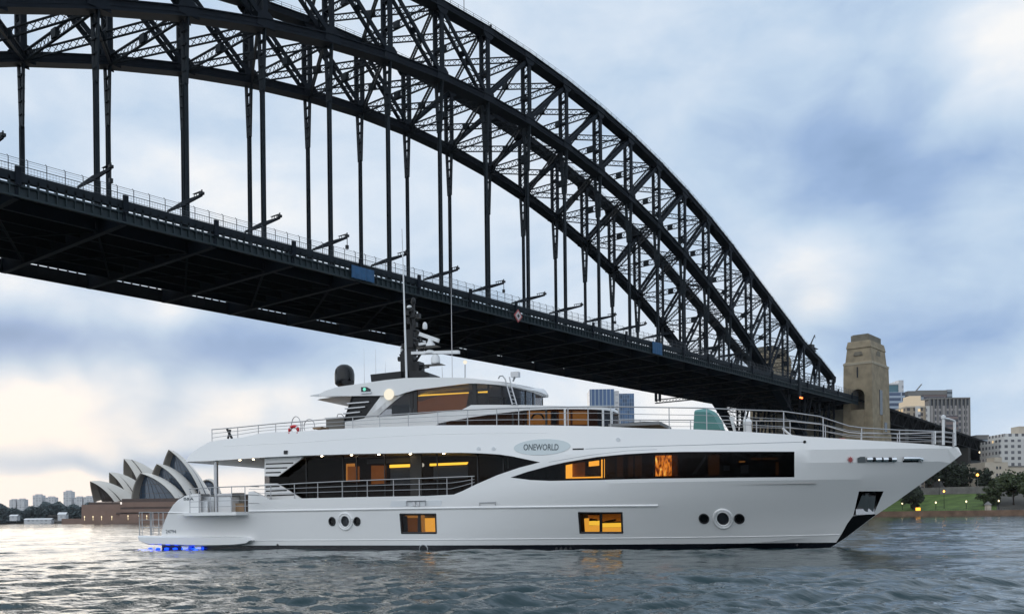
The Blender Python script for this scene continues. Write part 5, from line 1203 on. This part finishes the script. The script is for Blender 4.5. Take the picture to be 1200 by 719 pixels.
# white pillar between louvres and window, round lamp, louvres
flat('roof_pillar', [(427, 489.7), (441.2, 488.6), (452, 478.5), (463.5, 468.5), (475, 460.4), (475, 459), (447, 462.6)], 3.0, 'gelcoat', None, .1)
lv = flat('louvre_panel', [(413.6, 463.4), (446.6, 462.8), (428.4, 488.4), (422, 492.2), (403, 494.6)], 2.93, 'dark_metal', None, .08)
for a, b in (((407.4, 472.6), (433, 470.6)), ((404.6, 478.6), (428.5, 476.4)), ((402.6, 484.4), (422.5, 482.4))):
    mb = MB(); mb.bar(yp(*a, 2.97), yp(*b, 2.97), .14, .06); yb(mb, 'louvre_fin', 'stainless', lv)
mb = MB(); p = [yp(*q, 2.97) for q in ((413, 463.6), (403, 494))]; mb.bar(p[0], p[1], .05, .05); yb(mb, 'louvre_edge', 'dark_metal', lv)
c = yp(455.8, 461.8, 3.14); mb = MB(); mb.lathe(c, [(.02, -.05), (.27, -.04), (.29, 0), (.25, .05), (.02, .06)], 22, 'y'); yb(mb, 'round_lamp', 'lamp_white', smooth=30)
mb = MB(); P = [yp(*q, 3.16) for q in ((423, 453.2), (429.5, 453.0), (433.8, 455.4), (434.2, 458.2), (423.2, 458.8))]; mb.prism(P, (0, .3, 0)); nb = yb(mb, 'light_box', 'boot')
mb = MB(); P = [yp(*q, 3.2) for q in ((422.6, 459), (434.8, 458.4), (434.8, 460.4), (422.6, 461))]; mb.prism(P, (0, .35, 0)); yb(mb, 'ledge', 'gelcoat_soft', nb)
mb = MB(); c = yp(427, 455.8, 3.2); mb.lathe(c, [(.02, -.05), (.09, 0), (.02, .06)], 10, 'y'); yb(mb, 'navigation_light', 'nav_green', nb)
# inside the upper house
s0, s1 = szw(487, 465, w3f)[0], szw(552, 465, w3f)[0]
flat('salon_backing', [(489, 455), (553, 449), (553, 476), (530, 484), (489, 487)], .2, 'wood_glow', gA); flat('light_strip', [(490, 462.3), (549, 459.2), (549, 460.4), (490, 464)], 1.6, 'amber_strip', gA); flat('light_strip', [(560, 458.6), (571.5, 457.8), (571.5, 459.8), (560, 460)], 1.6, 'amber_strip', gA)
flat('inner_wall', [(552, 448), (572, 448), (572, 478), (545, 482)], .6, 'interior', gA); flat('salon_backing', [(459, 464), (480, 459), (480, 488), (459, 488)], -1.5, 'interior_light', gA); flat('dashboard', [(572, 465), (622, 466), (622, 478), (572, 478)], .9, 'interior', gA)  # interior_light panel stands in for the sky seen through the glass
for px, tk in ((482, .16), (486.5, .2), (556, .22), (572, .05), (588, .04)):
    s = szw(px, 465, w3f)[0]; t = w3f(s) - .04; 
    for y_ in (-t, t): mb = MB(); mb.bar((s, y_, z2(s)), (s, y_, zA(s)), tk, .06, (0, 1, 0)); yb(mb, 'mullion', 'rubber', gA)
for fr in (.93, .985):
    s = lerp(SA3, SF3, fr); t = w3f(s) - .03; mb = MB(); mb.bar((s, -t, z2(s)), (s, -t, zA(s)), .06, .06, (0, 1, 0)); yb(mb, 'mullion', 'rubber', gA)
# ladder, search light on the roof front
mb = MB(); q = [yp(594.0, 451.5, 3.05), yp(600.5, 474, 3.05), yp(599.0, 451.5, 3.05), yp(605.5, 474, 3.05)]
def railcurve(a, b): return [a + Vector((-.35, 0, .22)), a + Vector((-.18, 0, .36)), a, b]
mb.tube([yp(584, 443.5, 3.0), yp(585.5, 440.5, 3.0), yp(589, 440, 3.0), yp(592, 444, 3.05), q[0], q[1]], .035, 7); mb.tube([yp(597, 441.5, 3.0), q[2], q[3]], .035, 7)
for f in (.12, .32, .52, .72, .92): mb.tube([q[0].lerp(q[1], f), q[2].lerp(q[3], f)], .022, 6)
yb(mb, 'ladder', 'stainless', smooth=40)
mb = MB(); mb.tube([yp(601, 446.5, 2.6), yp(604.5, 439.5, 2.6)], .05, 7); c = yp(604.5, 439.5, 2.6); mb.box(c.x - .22, c.x + .18, c.y - .15, c.y + .15, c.z - .1, c.z + .16); yb(mb, 'searchlight', 'stainless')
# mast, antennas and domes (on the centreline)
def cbox(mb, x0, x1, y0, y1, t0, t1):
    tm = (t0 + t1) / 2; a = yp(x0, y1, tm); b = yp(x1, y0, tm); mb.box(a.x, b.x, -t1, -t0, a.z, b.z); return mb
mb = MB(); mb.prism([yp(*q, .9) for q in ((434, 438.6), (470, 434.6), (470, 443.5), (435, 447))], (0, 1.8, 0)); mb.prism([yp(*q, .7) for q in ((470, 434.4), (493.6, 433.6), (503, 437), (504, 443.5), (470, 443.5))], (0, 1.4, 0)); base = yb(mb, 'mast_base', 'dark_metal')
mb = MB(); cbox(mb, 471.4, 476.5, 412, 443, -.2, .2); cbox(mb, 478.5, 486, 386, 434, -.22, .22); cbox(mb, 476, 494, 424, 443, -.35, .35); cbox(mb, 481, 483.6, 360, 387, -.06, .06); cbox(mb, 484.5, 486, 352, 388, -.03, .03)
for y0, y1, x0, x1 in ((386, 389, 474, 490), (397, 400, 476, 489), (405.5, 408.5, 472, 514), (415, 417, 475, 489), (426.5, 430, 476, 519.5), (419, 422, 467.5, 474), (371, 373, 478, 492), (363.5, 365.5, 477.5, 487), (431, 436, 480, 496)): cbox(mb, x0, x1, y0, y1, -.3 if x1 - x0 > 20 else -.18, .3 if x1 - x0 > 20 else .18)
for a, b in (((476, 417), (471, 409)), ((486, 425), (497, 408)), ((484, 408), (493, 396)), ((479, 399), (474, 408))): mb.bar(yp(*a, 0), yp(*b, 0), .1, .1, (0, 1, 0))
for a, b in (((473.5, 412), (479, 388)), ((474, 425), (468.5, 415)), ((488, 432), (503, 430)), ((486, 395), (492, 388)), ((487, 372), (484, 362)), ((479, 372), (482, 380))): mb.bar(yp(*a, .12), yp(*b, .12), .07, .07, (0, 1, 0))
for px, py in ((469, 420.5), (478, 366), (490.5, 370), (476.5, 394), (488, 392), (489, 403), (473, 405), (492, 412), (479, 376), (487, 380)):
    c = yp(px, py, .1); mb.box(c.x - .1, c.x + .1, c.y - .1, c.y + .1, c.z - .12, c.z + .12)
mast_o = yb(mb, 'mast', 'dark_metal')
def dome(px, y0, y1, r, m, t=0., prof=None):
    b = yp(px, y1, t); tz = yp(px, y0, t).z - b.z; mb = MB(); mb.lathe(b, prof(r, tz) if prof else [(r * .75, 0), (r, tz * .12), (r, tz * .5), (r * .85, tz * .75), (r * .5, tz * .93), (.01, tz)], 18); return yb(mb, 'dome', m, mast_o, smooth=40)
dome(498, 377, 385.5, .13, 'white_plain'); dome(510.5, 414.5, 426.5, .25, 'white_plain', .1); dome(484.3, 348.5, 356, .13, 'dark_metal'); dome(489, 365, 372, .1, 'white_plain', prof=lambda r, h: [(r * .5, 0), (r, h * .1), (r * .8, h * .35), (.02, h)])
dome(479.8, 357.5, 361, .14, 'white_plain'); dome(471.5, 404, 411, .12, 'white_plain')
mb = MB(); mb.bar(yp(492, 391.2, .1), yp(514, 399, .1), .2, .2); mb.lathe(yp(504.5, 405.6, .1), [(.26, 0), (.24, .12), (.15, .24), (.12, .42), (.02, .46)], 14); yb(mb, 'radar_scanner', 'white_plain', mast_o, smooth=30)
mb = MB(); mb.bar(yp(483, 413.8, .1), yp(538, 412.2, .1), .26, .15); mb.lathe(yp(504, 413.6, .1), [(.28, -.02), (.26, .1), (.12, .17), (.02, .18)], 14); yb(mb, 'radar_scanner', 'white_plain', mast_o, smooth=30)
mb = MB(); mb.bar(yp(488, 404.2, .1), yp(499, 402, .1), .14, .14); yb(mb, 'horn', 'white_plain', mast_o)
def whip(px0, y0, px1, y1, r, t, m='white_plain'):
    mb = MB(); mb.tube([yp(px1, y1, t), yp((px0 + px1) / 2, (y0 + y1) / 2, t), yp(px0, y0, t)], r, 6, radii=[r, r * .75, r * .35]); yb(mb, 'whip_antenna', m, smooth=40)
whip(471, 268, 476.4, 443, .06, .8); whip(528.5, 320, 530, 443, .022, .8, 'stainless'); whip(518, 428, 518.5, 443, .02, .8, 'stainless'); whip(426.5, 408, 427, 450, .012, .5, 'stainless'); whip(440, 409, 440.6, 446, .012, .5, 'stainless'); whip(452, 424, 451, 446, .012, .5, 'stainless')
mb = MB(); mb.tube([yp(545, 443, .8), yp(545, 427, .8)], .035, 7); gl = yb(mb, 'lamp_post', 'stainless', smooth=40); mb = MB(); c = yp(545, 424, .8); mb.lathe(c, [(.02, -.11), (.09, -.06), (.11, 0), (.08, .07), (.02, .1)], 14); yb(mb, 'globe', 'lamp_white', gl, smooth=40)
b = yp(403.8, 452.5, -.4); mb = MB(); h = yp(403.8, 426.6, -.4).z - b.z; mb.lathe(b, [(.3, -.05), (.46, .06), (.54, .14), (.56, h * .3), (.56, h * .55), (.51, h * .74), (.40, h * .88), (.22, h * .97), (.01, h)], 28); yb(mb, 'satellite_dome', 'black_gloss', smooth=40)
# rails -----------------------------------------------------------------
def rail(name, tops, tfun, posts, base, levels, r=.028, both=True, m='stainless', parent=None):
    """tops: picture points of the top rail; base(s): height of its foot; levels: fractions of the way down for the wires"""
    tops = fine(tops, 14)
    def loc(px, py):
        t = 3.9
        for _ in range(8):
            s, z = ysz(px, py, t); t = tfun(s, z)
        return s, t, z
    P = [loc(*p) for p in tops]; res = None
    for sd in ((1, -1) if both else (1,)):
        mb = MB(); mb.tube([(s, -sd * t, z) for s, t, z in P], r, 8)
        for f in levels: mb.tube([(s, -sd * t, lerp(z, base(s), f)) for s, t, z in P], r * .55, 6)
        o = yb(mb, name, m, parent, smooth=40)
        for px in posts:
            py = interp(px, tops); s, t, z = loc(px, py); mb = MB(); mb.tube([(s, -sd * t, base(s) - .05), (s, -sd * t, z)], r * .85, 7); mb.lathe((s, -sd * t, base(s) - .02), [(r * 2, 0), (r * 2, .02), (r, .03)], 8); yb(mb, 'stanchion', m, o, smooth=40)
    return o
zlow_side = zl(H(low_edge[4:12]))
rail('side_deck_rail', [(292, 569.2), (318, 568), (350, 566), (400, 563.6), (450, 561.6), (500, 559.9), (556, 557.6)], lambda s, z: hb(s, z) - .08, (317.3, 345, 372.3, 401, 430.3, 461, 491.3, 523.7, 553), lambda s: max(zlow_side(s), interp(s, [hsz(531, 579), hsz(553, 569)])), (.33, .66))
R2 = [(248, 503), (278.5, 500.4), (302.7, 498), (323, 496), (354.5, 493.4), (382, 491), (413.4, 488.4), (445, 486.6), (478.5, 484.4), (513, 482), (548, 480), (582, 478.4), (620, 477.4), (665, 476.4), (698, 476), (760, 476.8), (817, 477.6), (873.5, 480), (918.5, 481.8), (960, 487.6), (978, 493.5), (995, 499), (1010, 501), (1054, 503.8), (1105, 505.3), (1119, 507.5)]
rail('bulwark_rail', R2, lambda s, z: max(.15, hb(s, z) - .06), (248.3, 278.5, 302.7, 323, 354, 413.4, 445, 478.5, 513, 548, 582, 607.7, 620.3, 665.5, 689, 715.5, 784, 828, 873.5, 918.3, 964.5, 1009.6, 1054, 1094, 1117.5), lambda s: zsheer(s), (.33, .66))
zbal = lambda s: zb_ + .02
rail('balcony_rail', [(222, 572.6), (246, 571), (271.5, 569.8), (291, 569.4)], lambda s, z: 4.98, (222.3, 233, 246.4, 271.3, 287), zbal, (.33, .55, .78), both=False, parent=bal)
mb = MB()
for f in (0, .33, .66): 
    a = yp(291, 569.4, 4.98); zz_ = lerp(a.z, zb_, f); mb.tube([(a.x, -4.98, zz_), (a.x, -4.05, zz_)], .02, 6)
yb(mb, 'balcony_end_rail', 'stainless', bal)
for x0, x1 in ((163.4, 177.5), (176.2, 186)):
    mb = MB(); a, b = yp(x0, 599.8, 3.9), yp(x1, 599.6, 3.9); zf_ = zpt
    mb.tube([(a.x, a.y, zf_), (a.x, a.y, a.z), (b.x, b.y, b.z), (b.x, b.y, zf_)], .035, 7)
    for f in (.33, .66): mb.tube([(a.x, a.y, lerp(a.z, zf_, f)), (b.x, b.y, lerp(b.z, zf_, f))], .018, 6)
    mb.tube([(a.x + .18, a.y, zf_), (a.x + .18, a.y, a.z)], .02, 6); yb(mb, 'platform_rail', 'stainless', smooth=40)
mb = MB(); a = yp(163.6, 599.8, 3.9)
for zz_ in (a.z, lerp(a.z, zpt, .33), lerp(a.z, zpt, .66)): mb.tube([(a.x, a.y, zz_), (a.x, -a.y, zz_)], .02, 6)
for yy in (-2, 0, 2, 3.9): mb.tube([(a.x, yy, zpt), (a.x, yy, a.z)], .025, 6)
yb(mb, 'stern_rail', 'stainless', smooth=40)
# gate frame at the stem head
mb = MB(); a, b = yp(1105.5, 489.5, .45), yp(1105.5, 521, .45); c2, d2 = yp(1118.5, 493, -.1), yp(1119, 522, -.1); mb.tube([b, a], .06, 8); mb.tube([a, yp(1112, 490.6, .2), c2], .05, 8); mb.tube([d2, c2], .06, 8); mb.tube([yp(1096, 505, .7), yp(1096, 520, .7)], .03, 6); mb.lathe(a, [(.02, -.05), (.1, -.02), (.1, .1), (.02, .14)], 10); yb(mb, 'jack_staff_frame', 'white_plain', smooth=40)
# handrail and fender gear on the side deck
mb = MB(); P = [hp(*q, .05) for q in ((562, 592), (562, 588.4), (580.5, 588), (580.5, 591.6))]; mb.tube(P, .022, 6); yb(mb, 'side_handle', 'stainless')
mb = MB(); P = [hp(*q, .06) for q in ((476.5, 592), (476.5, 586.5), (498.5, 586), (498.5, 592))]; mb.tube(P, .03, 6); yb(mb, 'side_handle', 'stainless')
panel_s('boarding_gate', H([(457, 593.4), (459, 586.6), (517.5, 585.4), (517.5, 592.2)]), .012, .03, 'gelcoat_soft', yacht)
for px in (485.5, 490.5):
    mb = MB(); c = hp(px, 590, .02); mb.box(c.x - .06, c.x + .06, c.y - .04, c.y + .04, c.z - .1, c.z + .1); yb(mb, 'latch', 'stainless')
# hoops and gear on the after sun deck
mb = MB()
for px, ry in ((347, 11), (362.5, 9)):
    c = yp(px, 499.5, 2.2); mb.tube([(c.x + .30 * math.cos(a) * (1 if px < 350 else 1.1), c.y, c.z + (.55 if px < 350 else .40) * math.sin(a)) for a in np.linspace(-.5, math.pi + .5, 16)], .022, 6)
yb(mb, 'ladder_hoops', 'stainless', smooth=40)
mb = MB(); P = [yp(*q, 2.5) for q in ((266, 502), (272, 513.6))]; mb.bar(P[0], P[1], .12, .06, (0, 1, 0)); P = [yp(*q, 2.4) for q in ((270, 503), (267, 513.6))]; mb.bar(P[0], P[1], .1, .06, (0, 1, 0)); yb(mb, 'folded_passerelle', 'dark_metal')
mb = MB(); a, b = yp(382, 490.5, 1.5), yp(403, 490.5, 1.5); mb.box(a.x, b.x, -1.5, 1.5, zdk(a.x), a.z); yb(mb, 'sun_deck_bar', 'interior_light'); mb = MB(); mb.box(a.x - .05, b.x + .05, -1.55, 1.55, a.z, a.z + .06); yb(mb, 'bar_top', 'gelcoat_soft'); mb = MB(); cbox(mb, 371, 381, 500.2, 503, 1.8, 2.6); yb(mb, 'deck_locker', 'teak')
mb = MB(); mb.tube([yp(395, 488.5, 1.5), yp(396, 485, 1.5), yp(400, 484.6, 1.5), yp(403, 488, 1.5)], .02, 6); yb(mb, 'tap', 'stainless')
# foredeck: sunpad, crane and fittings
mb = MB(); cbox(mb, 722, 780, 497.2, 503, -1.6, 1.6); yb(mb, 'sun_pad', 'blind'); mb = MB(); cbox(mb, 745, 779, 496.2, 498, -1.5, 1.5); yb(mb, 'pad_cushion', 'interior_light')
mb = MB(); mb.bar(yp(857, 490, 1.), yp(861, 505, 1.), .12, .1, (0, 1, 0)); mb.bar(yp(855, 489, 1.), yp(861, 490.4, 1.), .1, .1); mb.lathe(yp(876, 506.5, .8), [(.2, 0), (.18, .3), (.22, .5), (.12, .62)], 12); mb.bar(yp(872.5, 490, .8), yp(872, 499, .8), .1, .1, (0, 1, 0)); mb.bar(yp(872, 491.5, .8), yp(880, 492.6, .8), .12, .12); yb(mb, 'windlass_gear', 'white_plain', smooth=30)
mb = MB(); mb.tube([yp(917, 501.5, 1.5), yp(922, 506, 1.5), yp(927, 510, 1.5)], .05, 7); yb(mb, 'cowl_vent', 'white_plain')
# things lying on the yacht ---------------------------------------------
_lr = yacht.matrix_basis
def world(p): return ROOTS[yacht] @ Vector(p)
def on_yacht(name, label, cat, p):
    t = thing(name, label, cat, world(p), math.atan2(_e[1], _e[0])); return t
p = yp(344.3, 505.2, 3.55); t = on_yacht('life_ring', 'red life ring standing against the after rail of the upper deck', 'life ring', p)
mb = MB(); mb.tube([(.27 * math.cos(a), 0, .27 * math.sin(a)) for a in np.linspace(0, 6.2832, 29)[:-1]], .085, 9, True); mb.build('ring', 'ring_red', t, local=True, smooth=50)
for a in (.79, 2.36, 3.93, 5.5):
    mb = MB(); mb.tube([(.27 * math.cos(a + d), 0, .27 * math.sin(a + d)) for d in (-.13, 0, .13)], .092, 9)
    mb.build('band', 'white_plain', t, local=True, smooth=50)
p0 = yp(832, 503.5, 1.2); t = on_yacht('covered_tender', 'small tender under a teal fabric cover on the foredeck', 'boat', (p0.x, p0.y, zdk(p0.x)))
pr = [(817.5, 503.8), (818.5, 480.4), (829, 479.6), (836, 481.2), (840, 484.5), (843, 490), (845, 497), (848.5, 504)]
mb = MB(); rows = []
for j, y in enumerate(np.linspace(-1.3, 1.3, 11)):
    k = 1 - .16 * abs(y / 1.3) ** 3; rows.append([(lambda q: (q.x - p0.x, y, (q.z - zdk(p0.x)) * k + .02 * math.sin(i * 2.3 + j)))(yp(*q_, 1.2)) for i, q_ in enumerate(pr)])
mb.grid(rows); mb.add(rows[0], [tuple(range(8))]); mb.add(rows[-1], [tuple(range(8))]); mb.build('cover', 'teal_cover', t, local=True, smooth=50)
mb = MB(); mb.box(yp(816, 500, 1.2).x - p0.x, yp(849, 500, 1.2).x - p0.x, -1.0, 1.0, 0, .16); mb.build('cradle', 'dark_metal', t, local=True)
p0 = yp(985, 513, .8); t = on_yacht('red_lamp', 'small red cap lamp on the foredeck just above the bulwark', 'lamp', (p0.x, p0.y, zsheer(p0.x) - .28))
mb = MB(); mb.lathe((0, 0, 0), [(.08, 0), (.1, .1), (.1, .22)], 10); mb.build('stem', 'dark_metal', t, local=True); mb = MB(); mb.lathe((0, 0, .22), [(.3, 0), (.32, .06), (.2, .14), (.02, .16)], 12); mb.build('cap', 'ring_red', t, local=True)

# ------------------------------------------------------------------ the damp harbour air between here and the far shore
mh = bpy.data.materials.new('haze'); mh.use_nodes = True; th_ = mh.node_tree
for n in list(th_.nodes): th_.nodes.remove(n)
vp = th_.nodes.new('ShaderNodeVolumePrincipled'); vp.inputs['Color'].default_value = (.93, .95, 1, 1); vp.inputs['Density'].default_value = .000025; vp.inputs['Anisotropy'].default_value = .2
oh = th_.nodes.new('ShaderNodeOutputMaterial'); th_.links.new(vp.outputs[0], oh.inputs['Volume']); M['haze'] = mh
mb = MB(); mb.box(-3200, 3000, -3200, 3000, -2.2, 175); hz = mb.build('haze', 'haze'); tag(hz, kind='stuff')
SC.cycles.volume_bounces = 0
